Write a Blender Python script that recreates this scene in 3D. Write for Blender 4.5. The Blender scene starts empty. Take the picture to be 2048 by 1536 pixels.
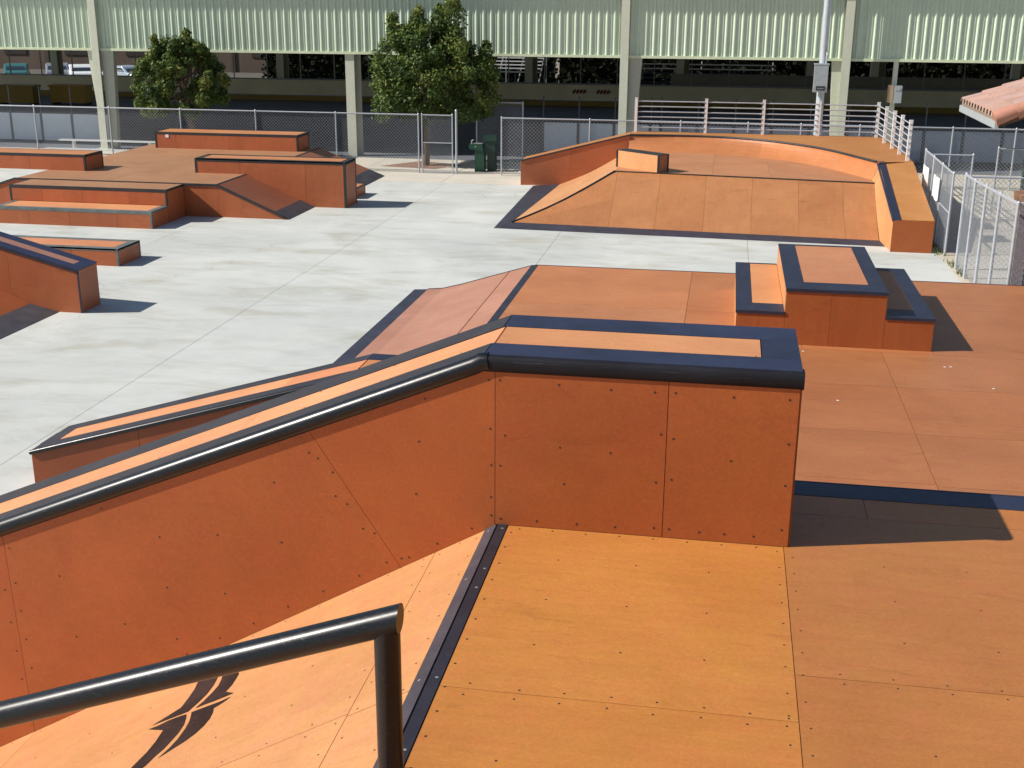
import bpy, math, random
from mathutils import Vector, Matrix, Quaternion
random.seed(11)
R = random.random
U = random.uniform
scene = bpy.context.scene
COL = scene.collection

# ------------------------------------------------------------------ materials
MATS = {}
def new_mat(name):
    m = bpy.data.materials.new(name); m.use_nodes = True
    nt = m.node_tree; b = nt.nodes['Principled BSDF']
    MATS[name] = m
    return m, nt, b
def N(nt, t, **kw):
    n = nt.nodes.new(t)
    for k, v in kw.items():
        if k in n.inputs: n.inputs[k].default_value = v
        else: setattr(n, k, v)
    return n
def ramp(nt, fac, stops):
    r = nt.nodes.new('ShaderNodeValToRGB')
    el = r.color_ramp.elements
    el[0].position, el[0].color = stops[0][0], stops[0][1]
    el[1].position, el[1].color = stops[1][0], stops[1][1]
    for p, c in stops[2:]:
        e = el.new(p); e.color = c
    nt.links.new(fac, r.inputs[0])
    return r.outputs[0]
def g(v, a=1): return (v, v, v, a)
def mixc(nt, a, b, fac, mode='MULTIPLY'):
    m = nt.nodes.new('ShaderNodeMix'); m.data_type = 'RGBA'; m.blend_type = mode
    for s, x in ((m.inputs[0], fac), (m.inputs[6], a), (m.inputs[7], b)):
        if hasattr(x, 'is_output'): nt.links.new(x, s)
        else: s.default_value = x
    return m.outputs[2]
def coords(nt, scale=(1, 1, 1), jit=True):
    tc = nt.nodes.new('ShaderNodeTexCoord')
    out = tc.outputs['Object']
    if jit:
        at = nt.nodes.new('ShaderNodeAttribute'); at.attribute_name = 'tint'
        vm = nt.nodes.new('ShaderNodeVectorMath'); vm.operation = 'MULTIPLY_ADD'
        nt.links.new(at.outputs['Vector'], vm.inputs[0]); vm.inputs[1].default_value = (57, 91, 73)
        nt.links.new(out, vm.inputs[2]); out = vm.outputs[0]
    mp = nt.nodes.new('ShaderNodeMapping'); mp.inputs['Scale'].default_value = scale
    nt.links.new(out, mp.inputs[0])
    return mp.outputs[0]
def noise(nt, vec, scale, detail=4, rough=.55, dist=0):
    n = N(nt, 'ShaderNodeTexNoise', Scale=scale, Detail=detail, Roughness=rough, Distortion=dist)
    nt.links.new(vec, n.inputs['Vector'])
    return n.outputs['Fac']
def tint_node(nt):
    at = nt.nodes.new('ShaderNodeAttribute'); at.attribute_name = 'tint'
    return at.outputs['Color']

def ply(name, base, rough=.42, streak=(2.2, 16, 16), wear=.5, spec=.45):
    """resin faced plywood: grain streaks, blotches, scuffs and fine speckle"""
    m, nt, b = new_mat(name)
    c = mixc(nt, (*base, 1), tint_node(nt), 1.0)
    v = coords(nt)
    vs = coords(nt, streak)
    s1 = noise(nt, vs, 1.0, 6, .65, .6)
    c = mixc(nt, c, ramp(nt, s1, [(.25, (.86, .83, .80, 1)), (.75, (1.10, 1.11, 1.13, 1))]), .6)
    s2 = noise(nt, v, .9, 5, .6, .4)
    c = mixc(nt, c, ramp(nt, s2, [(.3, (.86, .80, .76, 1)), (.7, (1.10, 1.12, 1.15, 1))]), .8)
    h1_ = noise(nt, v, 5.5, 6, .7, .5)
    c = mixc(nt, c, ramp(nt, h1_, [(.36, (1.03, .945, 1.06, 1)), (.5, (1, 1, 1, 1)), (.64, (.985, 1.035, .93, 1))]), .8)
    h2_ = noise(nt, v, 60, 3, .7)
    c = mixc(nt, c, ramp(nt, h2_, [(.3, (.88, .86, .84, 1)), (.7, (1.1, 1.11, 1.12, 1))]), .7)
    s3 = noise(nt, v, 210, 2, .7)
    c = mixc(nt, c, ramp(nt, s3, [(.3, g(.86)), (.7, g(1.12))]), .7)
    s4 = noise(nt, v, 26, 6, .75, .2)
    c = mixc(nt, c, ramp(nt, s4, [(.30, g(.78)), (.46, g(1.0))]), wear)
    # long skid smears
    vk = coords(nt, (1.1, 5.5, 3.0))
    s5 = noise(nt, vk, 1.6, 8, .7, 1.4)
    c = mixc(nt, c, ramp(nt, s5, [(.58, g(1)), (.68, (.74, .70, .70, 1)), (.80, (.80, .78, .78, 1))]), min(1, wear*1.5))
    # fine pale scratches
    w = N(nt, 'ShaderNodeTexNoise', Scale=3.0, Detail=2, Roughness=.5, Distortion=6.0)
    nt.links.new(coords(nt, (.5, 9, 5)), w.inputs['Vector'])
    c = mixc(nt, c, (min(1, base[0]*1.5+.08), min(1, base[1]*1.7+.08), base[2]*2+.08, 1),
             ramp(nt, w.outputs['Fac'], [(.4965, g(0)), (.5, g(.32)), (.5035, g(0))]), 'MIX')
    nt.links.new(c, b.inputs['Base Color'])
    rr = ramp(nt, s4, [(.3, g(rough+.14)), (.7, g(rough-.05))])
    nt.links.new(rr, b.inputs['Roughness'])
    b.inputs['Specular IOR Level'].default_value = spec
    bp = N(nt, 'ShaderNodeBump', Strength=.10, Distance=.004)
    nt.links.new(s3, bp.inputs['Height']); nt.links.new(bp.outputs[0], b.inputs['Normal'])
    return m
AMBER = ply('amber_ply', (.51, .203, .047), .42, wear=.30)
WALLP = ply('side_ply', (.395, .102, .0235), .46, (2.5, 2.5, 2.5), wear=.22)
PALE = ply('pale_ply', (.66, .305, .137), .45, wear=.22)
PINK = ply('pink_ply', (.41, .205, .139), .5, wear=.3)
RUST = ply('rust_ply', (.38, .147, .055), .45, wear=.45)
BRICK = ply('brick_ply', (.42, .118, .040), .46, (6, 6, 1.2), wear=.55)
DECKF = ply('far_deck_ply', (.385, .198, .10), .5, wear=.35)
BANKP = ply('bank_ply', (.53, .254, .103), .45, (1.2, 9, 4), wear=.18)

def plain(name, base, rough=.6, metal=0, var=.12, vs=6, spec=.5, bump=0):
    m, nt, b = new_mat(name)
    c = mixc(nt, (*base, 1), tint_node(nt), 1.0)
    n = noise(nt, coords(nt), vs, 6, .65, .3)
    c = mixc(nt, c, ramp(nt, n, [(.3, g(1-var)), (.7, g(1+var))]), 1)
    nt.links.new(c, b.inputs['Base Color'])
    b.inputs['Roughness'].default_value = rough
    b.inputs['Metallic'].default_value = metal
    b.inputs['Specular IOR Level'].default_value = spec
    if bump:
        bp = N(nt, 'ShaderNodeBump', Strength=bump, Distance=.02)
        nt.links.new(noise(nt, coords(nt), vs*6, 4), bp.inputs['Height']); nt.links.new(bp.outputs[0], b.inputs['Normal'])
    return m
def scuffed_black(name, base, rough, metal=0.0, amt=.5, pale=(.22, .23, .25), sc=(5, 40, 40)):
    m, nt, b = new_mat(name)
    c = mixc(nt, (*base, 1), tint_node(nt), 1.0)
    n = noise(nt, coords(nt), 3, 6, .65, .3)
    c = mixc(nt, c, ramp(nt, n, [(.3, g(.7)), (.7, g(1.45))]), 1)
    s = noise(nt, coords(nt, sc), 1.3, 8, .75, 1.5)
    c = mixc(nt, c, (*pale, 1), ramp(nt, s, [(.60, g(0)), (.70, g(amt)), (.80, g(amt*.5))]), 'MIX')
    nt.links.new(c, b.inputs['Base Color'])
    nt.links.new(ramp(nt, s, [(.3, g(rough)), (.7, g(rough+.2))]), b.inputs['Roughness'])
    b.inputs['Metallic'].default_value = metal
    b.inputs['Specular IOR Level'].default_value = .6
    return m
BLACK = scuffed_black('sky_tinted_black_board', (.014, .0185, .040), .42, 0, .26, (.15, .155, .17))  # black board; the blue of reflected sky is painted into its base colour
GREYSTRIP = scuffed_black('grey_metal_strip', (.060, .062, .075), .5, .25, .22)
STEEL = scuffed_black('black_steel_tube', (.005, .0055, .008), .22, .0, .28, (.30, .31, .30), (10, 110, 110))
STEEL.node_tree.nodes['Principled BSDF'].inputs['Specular IOR Level'].default_value = .42
STEEL.node_tree.nodes['Principled BSDF'].inputs['Coat Roughness'].default_value = .22
MATTEBLACK = scuffed_black('scuffed_black_tube', (.014, .014, .018), .5, .0, .6, (.15, .15, .145), (2.2, 60, 60))
MATTEBLACK.node_tree.nodes['Principled BSDF'].inputs['Specular IOR Level'].default_value = .18
CORE = plain('ply_edge_core', (.17, .06, .027), .8)
SCREW = plain('dark_screw', (.075, .05, .035), .5, .4)
SCREWL = plain('bright_screw', (.5, .5, .48), .35, .6)
LOGO = scuffed_black('worn_dark_paint', (.034, .020, .018), .7, 0, .5, (.50, .24, .10), (24, 80, 24))
LOGO.node_tree.nodes['Principled BSDF'].inputs['Specular IOR Level'].default_value = .06
GALV = plain('galvanised_steel', (.44, .47, .51), .42, .3, .10, 9)
WIRE = plain('galvanised_wire', (.50, .53, .56), .5, .3, .08)
VINYL = plain('pale_painted_post', (.74, .71, .69), .55, 0, .06)
CREAM = plain('cream_painted_steel', (.60, .62, .50), .5, 0, .06)
SIDING = plain('pale_green_siding', (.56, .655, .51), .4, .0, .05, 2)
ROOFM = plain('roof_underside', (.70, .70, .66), .7)
WHITE = plain('white_panel', (.62, .68, .74), .4, 0, .08)
BEIGE = plain('beige_board', (.40, .38, .30), .6, 0, .12, 1)
YELLOW = plain('yellow_kickplate', (.30, .20, .035), .6)
REDP = plain('red_print', (.16, .03, .025), .6)
GREEN = plain('green_enamel', (.008, .055, .030), .35, 0, .1)
DGREEN = plain('dark_green_post', (.02, .05, .03), .5)
BARK = plain('bark', (.16, .12, .085), .9, 0, .35, 14, .2, .5)
TILE = plain('clay_tile', (.40, .255, .21), .75, 0, .14, 3)
MORTAR = plain('pale_mortar', (.62, .56, .45), .8)
BOXG = plain('grey_box_paint', (.40, .44, .45), .5, .2)
LABELM = plain('black_label', (.012, .012, .014), .5)
TANP = plain('tan_panel', (.42, .30, .19), .6)
PURPLE = plain('grey_block', (.09, .075, .085), .8, 0, .2, 8)
DIRT = plain('planter_dirt', (.26, .15, .10), .95, 0, .3, 20, .2, .6)
ALU = plain('bare_aluminium', (.78, .80, .80), .35, .5)
BANNER = plain('white_banner', (.80, .80, .80), .5, 0, .05)
BROWNW = plain('brown_stucco', (.105, .075, .055), .9, 0, .2, .3)
DARKW = plain('dark_stand', (.035, .04, .045), .7)
HEDGE = plain('hedge_leaf', (.014, .017, .010), .9, 0, .4, 3, .03)
LEAF = None
def leafmat(name, c1, c2, c3):
    m, nt, b = new_mat(name)
    at = nt.nodes.new('ShaderNodeAttribute'); at.attribute_name = 'tint'
    sp = nt.nodes.new('ShaderNodeSeparateColor'); nt.links.new(at.outputs['Color'], sp.inputs[0])
    c = ramp(nt, sp.outputs[0], [(0, (*c1, 1)), (1, (*c3, 1)), (.6, (*c2, 1))])
    nt.links.new(c, b.inputs['Base Color'])
    b.inputs['Roughness'].default_value = .55
    b.inputs['Specular IOR Level'].default_value = .3
    tr = N(nt, 'ShaderNodeBsdfTranslucent'); nt.links.new(c, tr.inputs[0])
    mx = nt.nodes.new('ShaderNodeMixShader'); mx.inputs[0].default_value = .22
    nt.links.new(b.outputs[0], mx.inputs[1]); nt.links.new(tr.outputs[0], mx.inputs[2])
    nt.links.new(mx.outputs[0], nt.nodes['Material Output'].inputs[0])
    return m
LEAF = leafmat('tree_leaf', (.030, .062, .018), (.105, .16, .030), (.26, .26, .055))

def ground_mat(name, base, crack=False, var=.10, stain=.5):
    m, nt, b = new_mat(name)
    v = coords(nt, jit=False)
    c = mixc(nt, (*base, 1), tint_node(nt), 1)
    n1 = noise(nt, v, .28, 7, .62, .5)
    c = mixc(nt, c, ramp(nt, n1, [(.3, (1-var*1.9, 1-var*1.75, 1-var*1.7, 1)), (.7, (1+var, 1+var, 1+var, 1))]), 1)
    vx = coords(nt, (.8, 2.2, 1), jit=False)
    n2 = noise(nt, vx, .9, 8, .68, .8)
    c = mixc(nt, c, ramp(nt, n2, [(.30, (.85, .85, .82, 1)), (.50, g(1)), (.8, g(1.05))]), stain)
    n6 = noise(nt, coords(nt, (.55, 1.3, 1), jit=False), .5, 9, .72, 1.6)
    c = mixc(nt, c, ramp(nt, n6, [(.36, (.84, .83, .78, 1)), (.50, g(1)), (.62, g(1)), (.75, (.90, .92, .93, 1))]), stain)
    n3 = noise(nt, v, 45, 4, .7)
    c = mixc(nt, c, ramp(nt, n3, [(.3, g(.92)), (.7, g(1.07))]), .8)
    n4 = noise(nt, coords(nt, (1, 1.7, 1), jit=False), .55, 3, .5, .2)
    c = mixc(nt, c, ramp(nt, n4, [(.56, g(1)), (.70, (.80, .77, .70, 1))]), stain)
    if crack:
        w = N(nt, 'ShaderNodeTexVoronoi', Scale=.16); w.feature = 'DISTANCE_TO_EDGE'
        wn = nt.nodes.new('ShaderNodeVectorMath'); wn.operation = 'ADD'
        nz = N(nt, 'ShaderNodeTexNoise', Scale=1.4, Detail=6)
        nt.links.new(v, nz.inputs['Vector']); nt.links.new(v, wn.inputs[0]); nt.links.new(nz.outputs['Color'], wn.inputs[1])
        nt.links.new(wn.outputs[0], w.inputs['Vector'])
        cr = ramp(nt, w.outputs[0], [(0, g(1)), (.0022, g(0))])
        msk = ramp(nt, noise(nt, v, .12, 2), [(.5, g(0)), (.6, g(.35))])
        mm = nt.nodes.new('ShaderNodeMath'); mm.operation = 'MULTIPLY'
        nt.links.new(cr, mm.inputs[0]); nt.links.new(msk, mm.inputs[1])
        c = mixc(nt, c, (.22, .22, .21, 1), mm.outputs[0], 'MIX')
    nt.links.new(c, b.inputs['Base Color'])
    b.inputs['Roughness'].default_value = .78
    b.inputs['Specular IOR Level'].default_value = .3
    bp = N(nt, 'ShaderNodeBump', Strength=.15, Distance=.01)
    nt.links.new(n3, bp.inputs['Height']); nt.links.new(bp.outputs[0], b.inputs['Normal'])
    return m
CONC = ground_mat('park_concrete', (.55, .562, .535), True, .10, .75)
PAVE = ground_mat('beige_pavement', (.60, .55, .47), False, .08, .4)
JOINT = plain('joint_filler', (.38, .38, .36), .9)
ASPH = ground_mat('asphalt', (.085, .085, .085))
RINK = ground_mat('rink_floor', (.13, .14, .165))
EARTH = ground_mat('open_ground', (.26, .22, .17))

# ------------------------------------------------------------------ mesh helpers
class MB:
    def __init__(s, src=None, keep=None):
        s.v = []; s.f = []; s.m = []; s.t = []
    def pieces(s):
        """groups of faces that lie far apart, so that each becomes a part of its own"""
        n = len(s.v); par = list(range(n))
        def find(a):
            while par[a] != a: par[a] = par[par[a]]; a = par[a]
            return a
        for f in s.f:
            r0 = find(f[0])
            for i in f[1:]: par[find(i)] = r0
        isl = {}
        for i in range(n): isl.setdefault(find(i), []).append(i)
        ks = list(isl)
        if len(ks) < 2 or len(ks) > 420: return None
        bx = []
        for k in ks:
            p = [s.v[i] for i in isl[k]]
            lo = [min(q[c] for q in p) for c in range(3)]; hi = [max(q[c] for q in p) for c in range(3)]
            bx.append((lo, hi, max(hi[c]-lo[c] for c in range(3))))
        g_ = list(range(len(ks)))
        def fg(a):
            while g_[a] != a: g_[a] = g_[g_[a]]; a = g_[a]
            return a
        for i in range(len(ks)):
            for j in range(i+1, len(ks)):
                a, b = bx[i], bx[j]
                d2 = sum(max(0, a[0][c]-b[1][c], b[0][c]-a[1][c])**2 for c in range(3))
                if math.sqrt(d2) <= max(.02, .5*max(a[2], b[2])): g_[fg(i)] = fg(j)
        owner = {}
        for i, k in enumerate(ks):
            for v in isl[k]: owner[v] = fg(i)
        groups = sorted(set(owner.values()))
        if len(groups) < 2: return None
        out = []
        for gk in groups:
            m = MB(); mp_ = {}
            for f, mi, t in zip(s.f, s.m, s.t):
                if owner[f[0]] != gk: continue
                nf = []
                for i in f:
                    if i not in mp_: mp_[i] = len(m.v); m.v.append(s.v[i])
                    nf.append(mp_[i])
                m.f.append(nf); m.m.append(mi); m.t.append(t)
            out.append(m)
        return out
    def add(s, vs, fs, m=0, t=(1, 1, 1)):
        o = len(s.v); s.v += [tuple(x) for x in vs]
        for f in fs: s.f.append([i+o for i in f]); s.m.append(m); s.t.append(t)
    def box(s, a, b, m=0, t=(1, 1, 1)):
        x0, y0, z0 = a; x1, y1, z1 = b
        s.add([(x0,y0,z0),(x1,y0,z0),(x1,y1,z0),(x0,y1,z0),(x0,y0,z1),(x1,y0,z1),(x1,y1,z1),(x0,y1,z1)],
              [(0,3,2,1),(4,5,6,7),(0,1,5,4),(1,2,6,5),(2,3,7,6),(3,0,4,7)], m, t)
    def prism(s, poly, vec, m=0, t=(1, 1, 1)):
        vec = Vector(vec); p = [Vector(q) for q in poly]; n = len(p)
        s.add(p+[q+vec for q in p], [list(range(n))[::-1], list(range(n, 2*n))]+[(i, (i+1) % n, n+(i+1) % n, n+i) for i in range(n)], m, t)
    def bar(s, p0, p1, w, h, up=(0, 0, 1), m=0, t=(1, 1, 1), off=(0, 0)):
        p0, p1 = Vector(p0), Vector(p1); d = (p1-p0).normalized(); up = Vector(up)
        sd = d.cross(up)
        if sd.length < 1e-4: sd = d.cross(Vector((0, 1, 0)))
        sd.normalize(); u = sd.cross(d).normalized()
        c = sd*off[0]+u*off[1]
        q = [p0+c-sd*w/2-u*h/2, p0+c+sd*w/2-u*h/2, p0+c+sd*w/2+u*h/2, p0+c-sd*w/2+u*h/2]
        s.prism(q, p1-p0, m, t)
    def tube(s, pts, r, n=10, m=0, t=(1, 1, 1), cap=True):
        pts = [Vector(p) for p in pts]; rs = r if isinstance(r, (list, tuple)) else [r]*len(pts)
        o = len(s.v); k = len(pts)
        for i, p in enumerate(pts):
            a = (pts[i]-pts[i-1]).normalized() if i else (pts[1]-pts[0]).normalized()
            b = (pts[i+1]-pts[i]).normalized() if i < k-1 else a
            d = (a+b).normalized()
            ref = Vector((0, 0, 1)) if abs(d.z) < .95 else Vector((0, 1, 0))
            u = d.cross(ref).normalized(); w = u.cross(d)
            sc = 1/max(.3, d.dot(a))
            for j in range(n):
                an = 2*math.pi*j/n
                s.v.append(tuple(p+(u*math.cos(an)+w*math.sin(an)*sc)*rs[i]))
        for i in range(k-1):
            for j in range(n):
                j2 = (j+1) % n
                s.f.append([o+i*n+j, o+i*n+j2, o+(i+1)*n+j2, o+(i+1)*n+j]); s.m.append(m); s.t.append(t)
        if cap:
            s.f.append([o+j for j in range(n)][::-1]); s.m.append(m); s.t.append(t)
            s.f.append([o+(k-1)*n+j for j in range(n)]); s.m.append(m); s.t.append(t)
    def sheet(s, poly, th=.008, gap=.0015, m=0, t=(1, 1, 1), edge=None, lift=-.001):
        """thin board on a planar polygon (counter-clockwise seen from outside)"""
        p = [Vector(q) for q in poly]; n = normal(p)
        p = inset(p, n, gap)
        if len(p) < 3: return
        a = [q+n*lift for q in p]; b = [q+n*th for q in p]; k = len(p)
        s.add(a+b, [list(range(k))[::-1]], m, t)
        o = len(s.v)-2*k
        s.f.append([o+k+i for i in range(k)]); s.m.append(m); s.t.append(t)
        for i in range(k):
            s.f.append([o+i, o+(i+1) % k, o+k+(i+1) % k, o+k+i]); s.m.append(m if edge is None else edge); s.t.append(t)
    def disc(s, c, n, r, m=0, t=(1, 1, 1), k=8):
        c = Vector(c); n = Vector(n).normalized()
        u = n.orthogonal().normalized(); w = n.cross(u)
        s.add([c+(u*math.cos(2*math.pi*i/k)+w*math.sin(2*math.pi*i/k))*r for i in range(k)], [list(range(k))], m, t)
    def build(s, name, mats, parent=None, smooth=False, **props):
        if parent is not None and name not in ('crown', 'chain_mesh', 'emblem'):
            ps = s.pieces()
            if ps:
                obs = [p.build1(name, mats, parent, smooth, **props) for p in ps]
                return obs[0]
        return s.build1(name, mats, parent, smooth, **props)
    def build1(s, name, mats, parent=None, smooth=False, **props):
        me = bpy.data.meshes.new(name)
        off = Vector((0, 0, 0))
        if parent is not None: off = base_of(parent)
        me.from_pydata([tuple(Vector(v)-off) for v in s.v], [], s.f)
        if not isinstance(mats, (list, tuple)): mats = [mats]
        for m in mats: me.materials.append(m)
        me.polygons.foreach_set('material_index', s.m)
        ca = me.color_attributes.new('tint', 'FLOAT_COLOR', 'CORNER')
        buf = []
        for f, t in zip(s.f, s.t): buf += [t[0], t[1], t[2], 1.0]*len(f)
        ca.data.foreach_set('color', buf)
        if smooth:
            me.polygons.foreach_set('use_smooth', [True]*len(me.polygons))
        me.validate(); me.update()
        o = bpy.data.objects.new(name, me); COL.objects.link(o)
        if parent is not None: o.parent = parent
        if smooth:
            es = o.modifiers.new('split', 'EDGE_SPLIT'); es.split_angle = math.radians(40)
        for k, v in props.items(): o[k] = v
        return o
def base_of(o):
    b = Vector((0, 0, 0))
    while o is not None:
        b += o.location; o = o.parent
    return b
def normal(p):
    n = Vector((0, 0, 0))
    for i in range(len(p)):
        a, b = p[i], p[(i+1) % len(p)]; n += a.cross(b)
    return n.normalized()
def inset(p, n, d):
    if d == 0: return p
    k = len(p); out = []
    p = [q for i, q in enumerate(p) if (q-p[i-1]).length > 1e-4]; k = len(p)
    if k < 3: return []
    for i in range(k):
        a, b, c = p[i-1], p[i], p[(i+1) % k]
        e1 = (b-a).normalized(); e2 = (c-b).normalized()
        n1 = n.cross(e1); n2 = n.cross(e2); dd = 1+n1.dot(n2)
        out.append(b+(n1+n2)*(d/max(dd, .2)))
    return out
def split(poly, pt, pn):
    p = [Vector(q) for q in poly]; pt = Vector(pt); pn = Vector(pn); A = []; B = []
    for i in range(len(p)):
        a, b = p[i], p[(i+1) % len(p)]; da = (a-pt).dot(pn); db = (b-pt).dot(pn)
        if da >= -1e-6: A.append(a)
        if da <= 1e-6: B.append(a)
        if (da > 1e-6 and db < -1e-6) or (da < -1e-6 and db > 1e-6):
            x = a+(b-a)*(da/(da-db)); A.append(x); B.append(x)
    return (A if len(A) > 2 else None), (B if len(B) > 2 else None)
def cuts(poly, planes):
    ps = [poly]
    for pt, pn in planes:
        nx = []
        for q in ps:
            a, b = split(q, pt, pn)
            if a: nx.append(a)
            if b: nx.append(b)
        ps = nx
    return ps
def cx(x): return ((x, 0, 0), (1, 0, 0))
def cy(y): return ((0, y, 0), (0, 1, 0))
def cz(z): return ((0, 0, z), (0, 0, 1))
def jt(a=.07, hue=.03):
    k = 1+U(-a, a); h = U(-hue, hue)
    return (k*(1+h), k, k*(1-h*1.5))
TINTK = (1, 1, 1)
def panels(mb, poly, planes=(), m=0, gap=.0015, th=.008, a=.07, hue=.04):
    for q in cuts(poly, planes):
        j_ = jt(a, hue); mb.sheet(q, th, gap, m, (j_[0]*TINTK[0], j_[1]*TINTK[1], j_[2]*TINTK[2]))
def thing(name, label, cat, loc, group=None):
    o = bpy.data.objects.new(name, None); o.empty_display_size = .2; COL.objects.link(o)
    o.location = loc; o['label'] = label; o['category'] = cat
    if group: o['group'] = group
    return o
def solo(o, label, cat, group=None):
    o['label'] = label; o['category'] = cat
    if group: o['group'] = group
    return o
def tree_copy(o, parent=None):
    c = o.copy(); COL.objects.link(c)
    if parent is not None: c.parent = parent
    for ch in o.children: tree_copy(ch, c)
    return c

# ------------------------------------------------------------------ camera, light, world
cam = bpy.data.cameras.new('camera'); co = bpy.data.objects.new('camera', cam); COL.objects.link(co)
cam.sensor_width = 36; cam.lens = 36*2404.25/2048; cam.clip_end = 2000; cam.clip_start = .05
rt = Vector((0.98473883, 0.17394414, 0.00573355)); up = Vector((-0.05851146, 0.29986115, 0.9521868)); bk = Vector((0.16390804, -0.93799079, 0.30546265))
M = Matrix((rt, up, bk)).transposed().to_4x4(); M.translation = Vector((0, 0, 5.145))
co.matrix_world = M
scene.camera = co
SUN = Vector((-1.235, -.345, 1.0)).normalized()
sl = bpy.data.lights.new('sun', 'SUN'); sl.energy = 5.0; sl.angle = math.radians(.5); sl.color = (1.0, .945, .86)
so = bpy.data.objects.new('sun', sl); COL.objects.link(so)
so.rotation_euler = SUN.to_track_quat('Z', 'Y').to_euler(); so.location = (-30, -8, 25)
w = bpy.data.worlds.new('World'); scene.world = w; w.use_nodes = True
nt = w.node_tree; sky = nt.nodes.new('ShaderNodeTexSky'); sky.sky_type = 'NISHITA'; sky.sun_disc = False
el = math.asin(SUN.z); az = math.atan2(SUN.x, SUN.y)
sky.sun_elevation = el; sky.sun_rotation = az
sky.altitude = 100; sky.air_density = 1.0; sky.dust_density = .6; sky.ozone_density = 1.5
nt.links.new(sky.outputs[0], nt.nodes['Background'].inputs[0]); nt.nodes['Background'].inputs[1].default_value = .074
vs = scene.view_settings; vs.view_transform = 'Standard'; vs.look = 'None'; vs.exposure = .31; vs.gamma = 1

# ------------------------------------------------------------------ ground
def sheet_obj(name, x0, y0, x1, y1, z, mat, t=(1, 1, 1)):
    mb = MB(); mb.add([(x0, y0, z), (x1, y0, z), (x1, y1, z), (x0, y1, z)], [(0, 1, 2, 3)], 0, t)
    return mb.build(name, mat, kind='structure')
sheet_obj('ground', -600, -300, 600, 72, -.012, EARTH)
sheet_obj('terrain', -900, 71, 900, 1200, -1.34, EARTH)
sheet_obj('parking_lot', -140, 72, 60, 105, -1.32, ASPH, (1.3, 1.2, 1.05))
sheet_obj('rink_floor', -60, 39.55, 60, 66.5, -.004, RINK)
mb = MB()
mb.add([(-60, 34.0, -.006), (60, 34.0, -.006), (60, 39.55, -.006), (-60, 39.55, -.006)], [(0, 1, 2, 3)], 1)
for x0, x1 in [(-60+i*3.05, -60+(i+1)*3.05) for i in range(40)]:
    for y0, y1 in ((34.35, 36.2), (36.2, 39.5)):
        mb.sheet([(x0, y0, 0), (x1, y0, 0), (x1, y1, 0), (x0, y1, 0)], .004, .006, 0, jt(.03, .01))
mb.build('pavement', [PAVE, JOINT], kind='structure')
mb = MB()
mb.add([(-60, -30, -.006), (4.6, -30, -.006), (4.6, 34.35, -.006), (-60, 34.35, -.006)], [(0, 1, 2, 3)], 1)
xs = [-60, -29.5, -25.3, -21.0, -16.6, -12.3, -8.0, -3.66, .59, 4.6]
for i in range(len(xs)-1):
    for y0, y1 in ((-30, -8), (-8, 6), (6, 34.35)):
        mb.sheet([(xs[i], y0, 0), (xs[i+1], y0, 0), (xs[i+1], y1, 0), (xs[i], y1, 0)], .002, .0035, 0, jt(.015, .005))
mb.build('park_slab', [CONC, JOINT], kind='structure')
mb = MB()
mb.add([(4.6, -30, -.007), (60, -30, -.007), (60, 34.35, -.007), (4.6, 34.35, -.007)], [(0, 1, 2, 3)], 1)
mb.sheet([(4.6, -30, 0), (4.92, -30, 0), (4.92, 34.35, 0), (4.6, 34.35, 0)], .012, .003, 0, (.92, .88, .82))
for i in range(18):
    for j in range(12):
        x0 = 4.92+i*3; y0 = -10+j*3.7
        mb.sheet([(x0, y0, 0), (x0+3, y0, 0), (x0+3, y0+3.7, 0), (x0, y0+3.7, 0)], .003, .006, 0, jt(.03, .01))
mb.build('side_walk', [PAVE, JOINT], kind='structure')
mb = MB()
mb.add([(-10.9, 37.5, .006), (-9.0, 37.15, .006), (-8.3, 38.3, .006), (-9.9, 39.0, .006)], [(0, 1, 2, 3)])
mb.build('planter_soil', DIRT, kind='structure')

# ------------------------------------------------------------------ near platform (deck and bank)
ZD = 2.625
plat = thing('skate_platform', 'large amber platform in the foreground with pale bank marked by a dark emblem', 'skate platform', (1.5, 4, 0))
mb = MB(); YA, YK = .6, 6.30
mb.prism([(-5.66, YA, 0), (5.2, YA, 0), (5.2, YA, ZD), (-1.015, YA, ZD)], (0, YK-YA, 0))
mb.build('frame', CORE, plat)
mb = MB()
d1 = [(-.965, YA, ZD), (.385, YA, ZD), (.385, 5.43, ZD), (-.965, 5.43, ZD)]
panels(mb, d1, [cy(3.93), cy(1.5)], gap=.0016, a=.025, hue=.02)
TINTK = (.89, .86, .98)
panels(mb, [(.385, YA, ZD), (5.2, YA, ZD), (5.2, 4.26, ZD), (.385, 4.26, ZD)], [cx(2.1), cx(3.9), cy(2.7)], gap=.0018, a=.03)
panels(mb, [(.385, 4.26, ZD), (5.2, 4.26, ZD), (5.2, 5.85, ZD), (.385, 5.85, ZD)], [cx(2.35), cx(4.2)], gap=.0018, a=.02)
panels(mb, [(.385, 5.85, ZD), (5.2, 5.85, ZD), (5.2, 6.10, ZD), (.385, 6.10, ZD)], [cx(.82), cx(2.9)], gap=.0016, a=.04)
TINTK = (1, 1, 1)
panels(mb, [(-.965, 5.43, ZD), (.385, 5.43, ZD), (.385, 6.10, ZD), (-.965, 6.10, ZD)])
zt = ZD+.0085
for y in (5.09, 4.695, 4.30):
    for x in (-.66, -.307, .04): mb.disc((x+U(-.01, .01), y+U(-.01, .01), zt), (0, 0, 1), .0052, 1)
for x in (-.85, -.655, -.484, -.305, -.134, .041, .209, .35):
    mb.disc((x, 3.962+U(-.008, .008), zt), (0, 0, 1), .0052, 1); mb.disc((x-.01, 3.890+U(-.008, .008), zt), (0, 0, 1), .0052, 1)
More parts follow.
